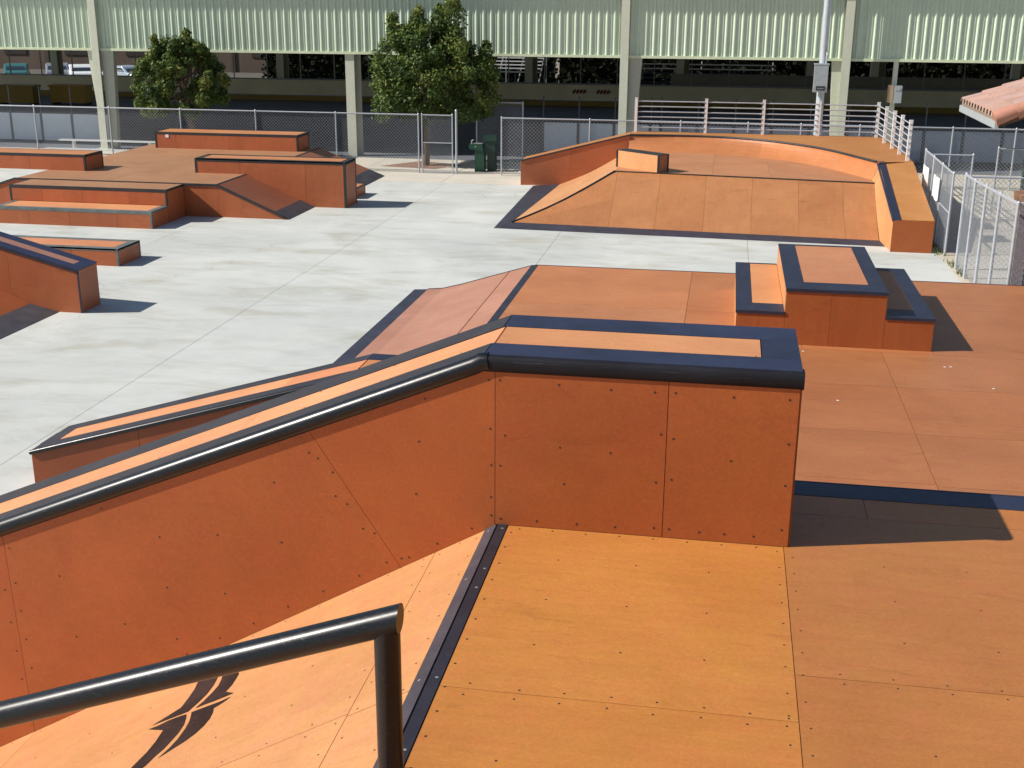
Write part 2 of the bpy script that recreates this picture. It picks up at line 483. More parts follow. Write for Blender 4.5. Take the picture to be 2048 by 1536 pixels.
for x in [-.9+i*.165 for i in range(8)]: mb.disc((x, 5.40+U(-.006, .006), zt), (0, 0, 1), .006, 1)
y = 5.37
while y > 1.6:
    mb.disc((.352+U(-.006, .006), y, zt), (0, 0, 1), .005, 1); mb.disc((.42+U(-.006, .006), y-.05, zt), (0, 0, 1), .005, 1)
    mb.disc((-.935+U(-.006, .006), y-.02, zt), (0, 0, 1), .006, 1); y -= .175+U(-.02, .02)
for x in [.56+i*.2 for i in range(20)]:
    mb.disc((x, 4.29+U(-.006, .006), zt), (0, 0, 1), .0048, 1); mb.disc((x+.01, 4.225+U(-.006, .006), zt), (0, 0, 1), .0048, 1)
for yy in (5.3, 4.95, 4.6, 3.8, 3.4, 3.0):
    for x in [.85+i*.36 for i in range(11)]: mb.disc((x+U(-.015, .015), yy+U(-.015, .015), zt), (0, 0, 1), .0048, 1)
for yy in (3.5, 3.05, 2.6):
    for x in (-.66, -.307, .04): mb.disc((x, yy, zt), (0, 0, 1), .0052, 1)
mb.build('deck', [AMBER, SCREW], plat)
# bank: plane z = ZD + .565*(x+1.015)
def bz(x, l=0): return ZD+.565*(x+1.015)+l
mb = MB()
BN = Vector((-.565, 0, 1)).normalized()
pl = [(-5.66, YA, bz(-5.66)), (-1.06, YA, bz(-1.06)), (-1.06, 5.43, bz(-1.06)), (-5.66, 5.43, bz(-5.66))]
a, b = split(pl, (-1.336, 0, 0), (1, 0, 0))
if Vector(a[0]).x < -1.4: a, b = b, a
panels(mb, a, [cy(3.93)], gap=.0022, a=.02, hue=.015)
panels(mb, b, [cx(-3.72), cy(3.95)], gap=.0018, a=.02, hue=.015)
panels(mb, [(-5.66, 5.43, bz(-5.66)), (-1.06, 5.43, bz(-1.06)), (-1.06, YK, bz(-1.06)), (-5.66, YK, bz(-5.66))])
def bd(x, y, r=.0048, m=1): mb.disc(Vector((x, y, bz(x)))+BN*.0088, BN, r, m)
for y in [5.36-.2*i for i in range(12)]:
    bd(-1.30, y+U(-.01, .01)); bd(-1.375, y-.06+U(-.01, .01)); bd(-1.11, y)
for x in (-1.2, -1.5, -1.7, -1.9, -2.1, -2.3): bd(x, 3.985); bd(x, 3.90)
for x in [-1.2-.19*i for i in range(15)]: bd(x, 5.395)
for y in (5.0, 4.6, 4.25):
    for x in (-1.7, -2.05, -2.75, -3.1, -3.45): bd(x+U(-.02, .02), y+U(-.02, .02), .005)
bankobj = mb.build('bank', [BANKP, SCREW], plat)
EMB = [
[(-2.513,5.08),(-2.488,4.971),(-2.481,4.881),(-2.481,4.798),(-2.537,4.762),(-2.607,4.724),(-2.576,4.725),(-2.507,4.717),(-2.398,4.706),(-2.39,4.728),(-2.372,4.771),(-2.355,4.835),(-2.356,4.913),(-2.367,4.981),(-2.375,5.017),(-2.40,5.09),(-2.46,5.13)],
[(-2.346,5.009),(-2.325,4.942),(-2.312,4.874),(-2.32,4.816),(-2.337,4.752),(-2.361,4.708),(-2.315,4.706),(-2.255,4.697),(-2.198,4.693),(-2.15,4.692),(-2.22,4.753),(-2.209,4.805),(-2.213,4.865),(-2.219,4.916),(-2.245,4.97),(-2.30,5.02)],
[(-2.395,4.68),(-2.375,4.632),(-2.353,4.564),(-2.347,4.491),(-2.355,4.439),(-2.366,4.374),(-2.389,4.335),(-2.406,4.275),(-2.47,4.20),(-2.53,4.27),(-2.501,4.314),(-2.49,4.36),(-2.475,4.417),(-2.472,4.505),(-2.483,4.605),(-2.61,4.696),(-2.554,4.688),(-2.498,4.698),(-2.433,4.69)],
[(-2.366,4.677),(-2.347,4.676),(-2.271,4.665),(-2.211,4.657),(-2.149,4.661),(-2.181,4.629),(-2.219,4.608),(-2.202,4.566),(-2.191,4.506),(-2.196,4.446),(-2.217,4.398),(-2.252,4.361),(-2.297,4.335),(-2.334,4.31),(-2.36,4.295),(-2.345,4.317),(-2.327,4.36),(-2.316,4.419),(-2.318,4.505),(-2.33,4.578),(-2.348,4.632)]]
mb = MB()
for P in EMB:
    A = sum(P[i][0]*P[(i+1) % len(P)][1]-P[(i+1) % len(P)][0]*P[i][1] for i in range(len(P)))
    if A < 0: P = P[::-1]
    q = [Vector((x, y, bz(x)))+BN*.0105 for x, y in P]
    mb.add(q, [list(range(len(q)))])
import bmesh
e = mb.build('emblem', LOGO, bankobj)
bm = bmesh.new(); bm.from_mesh(e.data); bmesh.ops.triangulate(bm, faces=bm.faces[:]); bm.to_mesh(e.data); bm.free()
mb = MB()
mb.sheet([(-1.014, YA, ZD), (-.966, YA, ZD), (-.966, 5.43, ZD), (-1.014, 5.43, ZD)], .012, 0, 0, (1.0, 1, 1))
mb.sheet([(-1.075, YA, bz(-1.075)), (-1.018, YA, bz(-1.018)), (-1.018, 5.43, bz(-1.018)), (-1.075, 5.43, bz(-1.075))], .012, 0, 0, (2.2, 2.0, 1.7))
for y in [5.38, 4.93, 4.74, 3.98, 3.5, 3.0]:
    mb.disc((-.985, y, ZD+.0125), (0, 0, 1), .007, 1)
for y in [5.38, 4.85, 3.98]:
    mb.disc(Vector((-1.05, y, bz(-1.05)))+BN*.0125, BN, .007, 1)
mb.build('edge_strip', [scuffed_black('worn_edge_plate', (.024, .024, .035), .45, .2, .3, (.25, .23, .22)), SCREWL], plat)
mb = MB()
mb.sheet([(-.96, 6.10, ZD), (5.2, 6.10, ZD), (5.2, 6.285, ZD), (-.96, 6.285, ZD)], .010, .001, 0, (1.1, 1.1, 1.2))
mb.tube([(-.96, 6.30, ZD-.012), (5.2, 6.30, ZD-.012)], .022, 10)
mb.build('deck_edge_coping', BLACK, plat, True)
mb = MB()
panels(mb, [(5.2, YK, 0), (-1, YK, 0), (-1, YK, ZD), (5.2, YK, ZD)], [cx(.3), cx(1.5), cx(2.7), cx(3.9)])
panels(mb, [(-5.6, YA, 0), (5.2, YA, 0), (5.2, YA, ZD), (-1.0, YA, ZD)], [cx(-3.4), cx(-2.2), cx(-1), cx(.2), cx(1.4), cx(2.6), cx(3.8)])
panels(mb, [(5.2, YA, 0), (5.2, YK, 0), (5.2, YK, ZD), (5.2, YA, ZD)], [cy(1.8), cy(3), cy(4.2), cy(5.4)])
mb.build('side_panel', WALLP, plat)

# ------------------------------------------------------------------ generic sloping hubba ledge
def zslope(x, xc, zt, s): return zt - max(0, (xc-x))*s
h1 = thing('hubba_ledge', 'big ledge in the foreground with black top border and black tube along its edge', 'grind ledge', (-2, 5.8, 0))
XE, XC, ZT, S1, Y0, Y1 = .405, -1.085, 3.507, .41, 5.43, 6.20
XL = -7.5; zl = zslope(XL, XC, ZT, S1)
mb = MB()
mb.prism([(XE, Y0+.008, ZD-.03), (XE, Y0+.008, ZT), (XC, Y0+.008, ZT), (XL, Y0+.008, zl), (XL, Y0+.008, 0), (-5.66, Y0+.008, 0), (-1.0, Y0+.008, ZD-.03)], (0, Y1-Y0-.016, 0))
mb.build('frame', CORE, h1)
mb = MB()
FACE = [(XL, Y0+.008, 0), (-5.66, Y0+.008, 0), (-1.015, Y0+.008, ZD+.008), (XE, Y0+.008, ZD+.008), (XE, Y0+.008, ZT-.004), (XC, Y0+.008, ZT-.004), (XL, Y0+.008, zl-.004)]
# convex pieces
pr_ = [(-1.032, Y0+.008, ZD+.008), (XE, Y0+.008, ZD+.008), (XE, Y0+.008, ZT-.003), (-1.032, Y0+.008, ZT-.003)]
for q in cuts(pr_, [cx(-.199)]): mb.sheet(q, .008, .0018, 0, jt(.03, .02))
def zz1(x): return zslope(x, XC, ZT, S1)-.003
sl_ = [(-5.64, Y0+.008, .02), (-1.032, Y0+.008, bz(-1.032)+.006), (-1.032, Y0+.008, ZT-.003), (XC, Y0+.008, ZT-.003), (XL, Y0+.008, zz1(XL)), (XL, Y0+.008, .02)]
for q in cuts(sl_, [((-1.985, 0, 3.064), (.73, 0, .469)), ((-3.76, 0, 2.0), (1, 0, .03)), ((-5.6, 0, 2), (1, 0, 0))]):
    mb.sheet(q, .008, .0011, 0, jt(.03, .02))
SCR = [(-1.381,3.275),(-1.416,3.048),(-1.436,2.765),(-2.187,2.769),(-2.518,2.445),(-2.848,2.405),(-3.166,2.544),(-2.166,2.433),(-2.831,2.108),(-2.501,2.104),(-3.459,2.118),(-1.991,2.948),(-1.008,3.393),(-.721,3.386),(-.471,3.376),(-.263,3.377),(-.982,3.11),(-.71,3.067),(-.464,3.056),(-.226,3.168),(-.687,2.877),(.104,3.375),(.36,3.379),(.11,3.057),(-1.062,3.39),(-1.055,3.14),(-1.05,2.95),(-1.052,2.78),(-1.05,2.68),(-1.005,2.95),(-1.002,2.665),(-.166,3.38),(-.166,3.15),(-.166,2.94),(-.166,2.68),(-.24,2.92),(-.24,2.68),(-.82,2.668),(-.62,2.668),(-.43,2.668),(-.02,2.676),(.10,2.676),(.24,2.676),(.37,3.16),(.37,2.95),(.37,2.72),
 (-1.945,2.92),(-1.87,2.85),(-1.80,2.68),(-1.86,2.72),(-1.72,2.55),(-1.66,2.53),(-1.52,2.40),(-1.60,2.37),(-1.15,2.60),(-1.33,2.50),(-1.48,2.41),(-1.75,2.28),(-1.95,2.17),(-2.15,2.06),(-2.35,1.94),(-2.55,1.83),(-2.75,1.71),(-2.95,1.60),(-3.15,1.49),(-3.35,1.38),(-3.55,1.27),(-3.74,2.26),(-3.73,2.05),(-3.72,1.88),(-3.71,1.70),(-3.70,1.52),(-3.69,1.35),(-3.80,2.0),(-3.79,1.80),(-3.78,1.62),(-3.77,1.44),(-3.1,1.86),(-2.8,1.80),(-3.4,1.75)]
for x, z in SCR:
    mb.disc((x, Y0-.0008, z), (0, -1, 0), .0062, 1)
panels(mb, [(XE, Y0+.01, ZD-.02), (XE, Y1-.01, ZD-.02), (XE, Y1-.01, ZT-.004), (XE, Y0+.01, ZT-.004)])
mb.sheet([(-1.0, Y1-.008, 1.0), (-1.0, Y1-.008, ZT-.01), (XE, Y1-.008, ZT-.01), (XE, Y1-.008, 1.0)], .008, .001)
mb.sheet([(XL, Y1-.008, .02), (XL, Y1-.008, zz1(XL)), (XC, Y1-.008, ZT-.01), (-1.0, Y1-.008, ZT-.01), (-1.0, Y1-.008, .02)], .008, .001)
mb.sheet([(XL, Y1-.01, 0), (XL, Y0+.01, 0), (XL, Y0+.01, zl), (XL, Y1-.01, zl)], .008, .001)
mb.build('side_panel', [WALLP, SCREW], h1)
def topq(x0, x1, y0, y1, xc, zt, s):
    a, b = zslope(x0, xc, zt, s), zslope(x1, xc, zt, s)
    return [(x0, y0, a), (x1, y0, b), (x1, y1, b), (x0, y1, a)]
mb = MB()
mb.sheet(topq(XC+.014, .225, 5.645, 5.963, XC, ZT, S1), .008, .0012, 0, (.93, .90, .80))
for x0, x1 in ((XL+.2, -4.9), (-4.9, -2.45), (-2.45, XC+.01)):
    mb.sheet(topq(x0, x1, 5.645, 5.963, XC, ZT, S1), .008, .0015, 0, jt(.02, .01))
sn = Vector((-S1, 0, 1)).normalized()
for i in range(12):
    x = -1.25-i*.42
    for y in (5.67, 5.94): mb.disc(Vector((x, y, zslope(x, XC, ZT, S1)))+sn*.0086, sn, .005, 1)
mb.disc((.2, 5.66, ZT+.0087), (0, 0, 1), .006, 1)
mb.build('top_panel', [PALE, SCREW], h1)
mb = MB()
for y0, y1 in ((5.442, 5.643), (5.965, 6.21)):
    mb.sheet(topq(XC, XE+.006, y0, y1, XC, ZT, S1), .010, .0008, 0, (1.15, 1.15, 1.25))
    mb.sheet(topq(XL, XC, y0, y1, XC, ZT, S1), .010, .0008, 0, (1.9, 1.2, .62))  # sloped strips tinted greyer, cancelling the painted sky blue
mb.sheet(topq(.229, XE+.006, 5.645, 5.963, XC, ZT, S1), .010, .0008, 0, (1.1, 1.1, 1.2))
mb.sheet(topq(XL, XL+.2, 5.645, 5.963, XC, ZT, S1), .010, .0008)
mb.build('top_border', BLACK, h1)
mb = MB()
TY = 5.456
mb.tube([(XL, TY, zl-.034), (-3.0, TY, zslope(-3.0, XC, ZT, S1)-.034), (XC-.05, TY, zslope(XC-.05, XC, ZT, S1)-.034), (XC-.015, TY, ZT-.036), (XC+.02, TY, ZT-.032)], .047, 32)
mb.build('coping_tube', STEEL, h1, True)
PR = [(5.50, .004), (5.440, .004), (5.426, .000), (5.418, -.010), (5.416, -.030), (5.417, -.056), (5.423, -.070), (5.435, -.078), (5.46, -.079), (5.50, -.079)]
mb = MB(); mb.prism([(XC+.0, y, ZT+z) for y, z in PR], (XE+.014-XC, 0, 0)); mb.build('coping_bar', MATTEBLACK, h1, True)
mb = MB()
mb.tube([(XL, 6.2, zl-.02), (XC, 6.2, ZT-.02), (XE+.006, 6.2, ZT-.02)], .028, 12)
mb.build('back_coping', STEEL, h1, True)

# ------------------------------------------------------------------ foreground grind rail
rl = thing('grind_rail', 'round black steel grind rail sloping down on a post in the bottom left corner', 'grind rail', (-.95, 3.2, ZD))
mb = MB()
zr = lambda x: 3.315+.3617*(x+.926)
pa = Vector((-.915, 3.2, zr(-.915))); pb = Vector((-6.6, 3.2, zr(-6.6)))
mb.tube([pb, (-3, 3.2, zr(-3)), pa], .0455, 32)
# cut the top end vertical and cap it
for i in range(len(mb.v)-32, len(mb.v)):
    x, y, z = mb.v[i]; mb.v[i] = (-.905, y, z+(-.905-x)*.3617)
mb.build('rail', STEEL, rl, True)
mb = MB(); mb.tube([(-.948, 3.2, ZD+.012), (-.948, 3.2, zr(-.948)-.008)], .0415, 28); mb.tube([(-.948, 3.2, ZD+.0125), (-.948, 3.2, ZD+.022)], .09, 24)
mb.build('post', STEEL, rl, True)
mb = MB(); mb.tube([(-4.6, 3.2, bz(-4.6)), (-4.6, 3.2, zr(-4.6)-.01)], .0375, 20); mb.build('post', STEEL, rl, True)
# ------------------------------------------------------------------ second, lower hubba
h2 = thing('hubba_ledge', 'lower sloping ledge with pale inset on top, just behind the big foreground ledge', 'grind ledge', (-4.5, 11.4, 0))
XL, XC, XE, Y0, Y1, ZT, S2 = -7.16, -3.55, -1.2, 11.0, 11.77, 1.545, .2935
zl = zslope(XL, XC, ZT, S2)
mb = MB()
mb.prism([(XE, Y0+.01, 0), (XE, Y0+.01, ZT), (XC, Y0+.01, ZT), (XL, Y0+.01, zl), (XL, Y0+.01, 0)], (0, Y1-Y0-.02, 0)); mb.build('frame', CORE, h2)
mb = MB()
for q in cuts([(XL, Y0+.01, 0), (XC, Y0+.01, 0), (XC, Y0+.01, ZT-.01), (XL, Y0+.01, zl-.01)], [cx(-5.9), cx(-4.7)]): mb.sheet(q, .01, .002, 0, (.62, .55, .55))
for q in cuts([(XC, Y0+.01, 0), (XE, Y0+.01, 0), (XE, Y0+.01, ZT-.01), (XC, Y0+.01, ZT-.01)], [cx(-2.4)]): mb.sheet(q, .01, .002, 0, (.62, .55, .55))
mb.sheet([(XL, Y1-.01, 0), (XL, Y0+.01, 0), (XL, Y0+.01, zl-.01), (XL, Y1-.01, zl-.01)], .01, .001)
mb.sheet([(XE, Y0+.01, 0), (XE, Y1-.01, 0), (XE, Y1-.01, ZT-.01), (XE, Y0+.01, ZT-.01)], .01, .001)
mb.sheet([(XE, Y1-.01, 0), (XC, Y1-.01, 0), (XC, Y1-.01, ZT-.01), (XE, Y1-.01, ZT-.01)], .01, .001)
mb.sheet([(XC, Y1-.01, 0), (XL, Y1-.01, 0), (XL, Y1-.01, zl-.01), (XC, Y1-.01, ZT-.01)], .01, .001)
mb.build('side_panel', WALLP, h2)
mb = MB()
mb.sheet(topq(XL+.22, -4.35, 11.2, 11.56, XC, ZT, S2), .008, .0015, 0, (1, 1, 1))
mb.sheet(topq(-4.35, XC, 11.2, 11.56, XC, ZT, S2), .008, .0015, 0, (.92, .80, .80))
mb.sheet(topq(XC+.01, XE-.2, 11.2, 11.56, XC, ZT, S2), .008, .0015, 0, (.80, .70, .55))
mb.build('top_panel', PALE, h2)
mb = MB()
for y0, y1 in ((10.985, 11.2), (11.56, 11.785)):
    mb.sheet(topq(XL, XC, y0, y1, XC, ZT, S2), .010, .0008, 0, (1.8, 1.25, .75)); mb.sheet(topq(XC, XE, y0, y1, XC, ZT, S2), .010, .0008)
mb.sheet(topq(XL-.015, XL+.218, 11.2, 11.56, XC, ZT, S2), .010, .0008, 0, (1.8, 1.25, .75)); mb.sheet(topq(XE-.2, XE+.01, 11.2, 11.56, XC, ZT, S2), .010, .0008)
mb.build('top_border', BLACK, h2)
mb = MB(); mb.tube([(XL-.01, 10.992, zl-.016), (XC, 10.992, ZT-.016), (XE, 10.992, ZT-.016)], .026, 14); mb.build('coping_tube', STEEL, h2, True)

# ------------------------------------------------------------------ low funbox platform
ZF = .549
fb = thing('low_platform', 'low wide platform beyond the foreground ledge, with a dusky pink bank on its left side', 'skate platform', (1.5, 16, 0))
mb = MB(); XR = 9.5
mb.prism([(-3.28, 9.2, 0), (XR, 9.2, 0), (XR, 9.2, ZF), (-3.28, 9.2, ZF)], (0, 11.9, 0))
mb.prism([(5.2, 6.32, ZD-.05), (5.2, 9.2, ZF), (5.2, 9.2, 0), (5.2, 6.32, 0)], (-6.1, 0, 0))
mb.build('frame', CORE, fb)
mb = MB()
def dk(x0, y0, x1, y1, pls=(), z=ZF, a=.05): panels(mb, [(x0, y0, z), (x1, y0, z), (x1, y1, z), (x0, y1, z)], pls, gap=.003, a=a)
dk(-3.22, 9.2, 2.26, 13.15, [cx(-.5), cy(11.66)]); dk(2.26, 9.2, XR, 13.15, [cx(5), cy(11.62)])
dk(-3.22, 13.15, 2.26, 16.46, [cx(-.8), cy(14.88)]); dk(2.26, 13.15, XR, 16.46, [cx(5.1), cy(14.88)])
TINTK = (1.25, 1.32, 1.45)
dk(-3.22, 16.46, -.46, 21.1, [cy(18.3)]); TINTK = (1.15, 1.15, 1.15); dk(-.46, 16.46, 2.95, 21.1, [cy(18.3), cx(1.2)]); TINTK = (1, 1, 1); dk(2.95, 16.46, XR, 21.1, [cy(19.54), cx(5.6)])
for x, y in ((3.0, 15.9), (3.08, 15.92), (3.45, 15.05), (1.2, 16.3), (.9, 12.9), (1.5, 14.2)):
    mb.disc((x, y, ZF+.0095), (0, 0, 1), .018, 1, (1, 1, 1), 6)
mb.build('deck', [RUST, BANNER], fb)
prof = [(-5.28, .016), (-4.99, .045), (-4.62, .143), (-4.24, .262), (-3.74, .418), (-3.34, .540)]
mb = MB()
BY0 = 11.79
for i in range(len(prof)-1):
    (xa, za), (xb, zb) = prof[i], prof[i+1]
    mb.add([(xa, BY0, za), (xb, BY0, zb), (xb, 21.1, zb), (xa, 21.1, za)], [(0, 1, 2, 3)], 0, (1, 1, 1) if xb < -3.7 else (1.04, 1.02, 1))
for x in (-3.745,): mb.bar((x, BY0, .4205), (x, 21.1, .4205), .008, .004, m=1)
mb.build('bank', [PINK, CORE], fb, False)
mb = MB()
mb.prism([(-5.565, BY0, 0), (-5.28, BY0, .017), (-5.28, BY0, 0)], (0, 21.1-BY0, 0), 0, (1.0, 1, 1.1))
mb.sheet([(-3.34, BY0, .547), (-3.22, BY0, .551), (-3.22, 21.1, .551), (-3.34, 21.1, .547)], .009, 0, 0, (.8, .8, .9))
mb.build('metal_strip', scuffed_black('dark_metal_strip', (.030, .033, .050), .45, .1, .25, (.16, .17, .19)), fb)
mb = MB()
ring = [(-5.28, 0)]+[(x, z-.006) for x, z in prof]+[(-3.22, ZF), (-3.22, 0)]
for yv, d in ((21.1, .012), (BY0, -.012)): mb.prism([(x, yv, z) for x, z in ring], (0, d, 0))
panels(mb, [(XR, 21.1, 0), (-3.22, 21.1, 0), (-3.22, 21.1, ZF), (XR, 21.1, ZF)], [cx(-1), cx(1.2), cx(3.4), cx(5.6)])
mb.build('side_panel', BRICK, fb)
mb = MB(); mb.bar((-3.28, 21.11, ZF), (XR, 21.11, ZF), .03, .026)
for i in range(len(prof)-1):
    mb.bar((prof[i][0], 21.107, prof[i][1]), (prof[i+1][0], 21.107, prof[i+1][1]), .022, .02)
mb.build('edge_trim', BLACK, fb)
# transition from the near platform down
mb = MB()
panels(mb, [(5.2, 9.2, ZF+.004), (-.9, 9.2, ZF+.004), (-.9, 6.33, ZD-.06), (5.2, 6.33, ZD-.06)], [cx(.5), cx(1.7), cx(2.9), cx(4.1)])
mb.build('rear_bank', RUST, fb)

# ------------------------------------------------------------------ stepped grind box
bxt = thing('stepped_grind_box', 'three level grind box with black top borders standing on the low platform', 'grind box', (1.6, 18.2, ZF))
def rect_top(mbp, mbb, x0, x1, y0, y1, z, bl, br, bf, bb, t=(1, 1, 1), th=.012):
    ix0, ix1, iy0, iy1 = x0+bl, x1-br, y0+bf, y1-bb
    mbp.sheet([(ix0, iy0, z), (ix1, iy0, z), (ix1, iy1, z), (ix0, iy1, z)], .009, .001, 0, t)
    for a, b, c, d in ((x0-.012, y0-.012, x1+(.012 if br else 0), iy0), (x0-.012, iy1, x1+(.012 if br else 0), y1+.012)):
        mbb.sheet([(a, b, z), (c, b, z), (c, d, z), (a, d, z)], th, .0008)
    if bl: mbb.sheet([(x0-.012, iy0, z), (ix0, iy0, z), (ix0, iy1, z), (x0-.012, iy1, z)], th, .0008)
    if br: mbb.sheet([(ix1, iy0, z), (x1+.012, iy0, z), (x1+.012, iy1, z), (ix1, iy1, z)], th, .0008)
bx = [.275, .941, 2.285, 2.935]; yf, yb = 16.62, 19.86
TZ, LZ = 1.343, 1.009
mb = MB()
z0 = ZF+.009
mb.box((bx[1], yf+.01, z0), (bx[2], yb-.01, TZ)); mb.box((bx[0]+.01, yf+.01, z0), (bx[1], yb-.01, LZ)); mb.box((bx[2], yf+.01, z0), (bx[3]-.01, yb-.01, LZ))
mb.build('frame', CORE, bxt)
mb = MB()
for x0, x1, zt_, cs in ((bx[1], bx[2], TZ, [cx(1.55)]), (bx[0], bx[1], LZ, [cx(.58)]), (bx[2], bx[3], LZ, [])):
    for q in cuts([(x0, yf+.01, z0), (x1, yf+.01, z0), (x1, yf+.01, zt_-.002), (x0, yf+.01, zt_-.002)], cs): mb.sheet(q, .01, .0015, 0, jt(.05))
    mb.sheet([(x1, yb-.01, z0), (x0, yb-.01, z0), (x0, yb-.01, zt_-.002), (x1, yb-.01, zt_-.002)], .01, .001)
mb.build('front_panel', ply('front_ply', (.38, .105, .027), .45, (10, 10, .8), wear=.6), bxt)
mb = MB()
mb.sheet([(bx[0]+.01, yb-.01, z0), (bx[0]+.01, yf+.01, z0), (bx[0]+.01, yf+.01, LZ), (bx[0]+.01, yb-.01, LZ)], .01, .001)
mb.sheet([(bx[1], yb-.01, LZ+.01), (bx[1], yf+.01, LZ+.01), (bx[1], yf+.01, TZ-.002), (bx[1], yb-.01, TZ-.002)], .01, .001)
mb.sheet([(bx[3]-.01, yf+.01, z0), (bx[3]-.01, yb-.01, z0), (bx[3]-.01, yb-.01, LZ), (bx[3]-.01, yf+.01, LZ)], .01, .001)
mb.sheet([(bx[2], yf+.01, LZ+.01), (bx[2], yb-.01, LZ+.01), (bx[2], yb-.01, TZ-.002), (bx[2], yf+.01, TZ-.002)], .01, .001)
mb.build('side_panel', BANKP, bxt)
mp, mbb = MB(), MB()
rect_top(mp, mbb, bx[1], bx[2], yf, yb, TZ, .25, .21, .45, .09, (.78, .72, .74))
rect_top(mp, mbb, bx[0], bx[1]-.014, yf, yb, LZ, .22, 0, .46, .06, (.95, .92, .80))
rect_top(mp, mbb, bx[2]+.014, bx[3], yf, yb, LZ, 0, .22, .46, .2, (.66, .55, .42))
mp.build('top_panel', PALE, bxt); 
for x0, x1, zt_ in ((bx[1]-.012, bx[2]+.012, TZ-.03), (bx[0]-.012, bx[1]-.002, LZ-.03), (bx[2]+.002, bx[3]+.012, LZ-.03)):
    mbb.box((x0, yf-.014, zt_), (x1, yf+.002, zt_+.042))
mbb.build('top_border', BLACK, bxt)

# ------------------------------------------------------------------ generic box ledge with dark trims
def ledge(name, label, cat, x0, x1, y0, y1, z0, z1, tr=.05, border=0, seams=(), trim=None, grp=None, face=None, topm=None, bt=(1, 1, 1), tt=(1, 1, 1)):
    t = thing(name, label, cat, ((x0+x1)/2, (y0+y1)/2, z0), grp)
    m1 = MB(); m1.box((x0+.012, y0+.012, z0), (x1-.012, y1-.012, z1-.012)); m1.build('frame', CORE, t)
    m1 = MB()
    e = .012
    def tn(): j = jt(.08, .03); return (bt[0]*j[0], bt[1]*j[1], bt[2]*j[2])
    for q in cuts([(x0+e, y0+e, z0), (x1-e, y0+e, z0), (x1-e, y0+e, z1-e), (x0+e, y0+e, z1-e)], [cx(s) for s in seams]): m1.sheet(q, e, .003, 0, tn())
    for q in cuts([(x1-e, y1-e, z0), (x0+e, y1-e, z0), (x0+e, y1-e, z1-e), (x1-e, y1-e, z1-e)], []): m1.sheet(q, e, .003, 0, tn())
    m1.sheet([(x1-e, y0+e, z0), (x1-e, y1-e, z0), (x1-e, y1-e, z1-e), (x1-e, y0+e, z1-e)], e, .002, 0, bt)
    m1.sheet([(x0+e, y1-e, z0), (x0+e, y0+e, z0), (x0+e, y0+e, z1-e), (x0+e, y1-e, z1-e)], e, .002, 0, bt)
    m1.build('side_panel', face or BRICK, t)
    m1 = MB(); b = border or tr*.6
    m1.sheet([(x0+b, y0+b, z1-e), (x1-b, y0+b, z1-e), (x1-b, y1-b, z1-e), (x0+b, y1-b, z1-e)], e, .0, 0, tt)
    m1.build('top_panel', topm or PALE, t)
    m1 = MB(); p = .004
    if border:
        for a, c, d, f in ((x0-p, y0-p, x1+p, y0+b), (x0-p, y1-b, x1+p, y1+p), (x0-p, y0+b, x0+b, y1-b), (x1-b, y0+b, x1+p, y1-b)):
            m1.box((a, c, z1-.03), (d, f, z1+.003))
    q = tr
    for a, bb in (((x0, y0, z1), (x1, y0, z1)), ((x0, y1, z1), (x1, y1, z1)), ((x0, y0, z1), (x0, y1, z1)), ((x1, y0, z1), (x1, y1, z1))):
        ax, ay, _ = a; bx_, by_, _ = bb
        lo = (min(ax, bx_)-p, min(ay, by_)-p, z1-q); hi = (max(ax, bx_)+p, max(ay, by_)+p, z1+p)
        if ax == bx_:
            s = 1 if ax == x1 else -1
            lo = (ax-(q*.6 if s > 0 else p), lo[1]-.001, lo[2]+.001); hi = (ax+(p if s > 0 else q*.6), hi[1]+.001, hi[2]+.001)
        else:
            s = 1 if ay == y1 else -1
            lo = (lo[0], ay-(q*.6 if s > 0 else p), lo[2]); hi = (hi[0], ay+(p if s > 0 else q*.6), hi[2])
        m1.box(lo, hi)
    for xx in (x0, x1):
        for yy in (y0, y1):
            sx = 1 if xx == x1 else -1; sy = 1 if yy == y1 else -1
            xa, xb = sorted((xx+sx*(p+.002), xx-sx*q*.7)); ya, yb_ = sorted((yy+sy*(p+.002), yy-sy*q*.7))
            m1.box((xa, ya, z0), (xb, yb_, z1-q-.001))
    m1.build('edge_trim', trim or EDGE, t)
    return t
EDGE = scuffed_black('dark_angle_iron', (.022, .024, .027), .5, .2, .22, (.2, .22, .22))
GREYEDGE = scuffed_black('worn_grey_edge', (.12, .135, .13), .5, .1, .5, (.35, .38, .36))

# ------------------------------------------------------------------ left cluster platform
Z3 = .779
lp = thing('skate_platform', 'brown platform at upper left with a bank at its right end and boxes on top', 'skate platform', (-14.5, 31, 0))
mb = MB()
mb.box((-17.5, 27.61, 0), (-12.13, 35.35, Z3))
mb.prism([(-12.13, 27.61, Z3), (-10.4, 27.61, .02), (-10.4, 27.61, 0), (-12.13, 27.61, 0)], (0, 1.89, 0))
mb.prism([(-12.13, 30.5, Z3), (-10.15, 30.5, .01), (-10.15, 30.5, 0), (-12.13, 30.5, 0)], (0, 4.85, 0))
mb.prism([(-17.5, 27.61, Z3), (-19.9, 27.61, 0), (-17.5, 27.61, 0)], (0, 7.7, 0))
mb.build('frame', CORE, lp)
mb = MB()
panels(mb, [(-17.5, 27.61, Z3), (-12.19, 27.61, Z3), (-12.19, 35.35, Z3), (-17.5, 35.35, Z3)], [cx(-16.2), cx(-15), cx(-13.7), cy(30), cy(32.5)], gap=.002, a=.03, hue=.02)
mb.build('deck', DECKF, lp)
mb = MB()
panels(mb, [(-12.13, 27.61, Z3), (-10.72, 27.61, .165), (-10.72, 29.5, .165), (-12.13, 29.5, Z3)], [], gap=.002)
mb.build('bank', ply('worn_bank_ply', (.30, .105, .052), .5, wear=.6), lp)
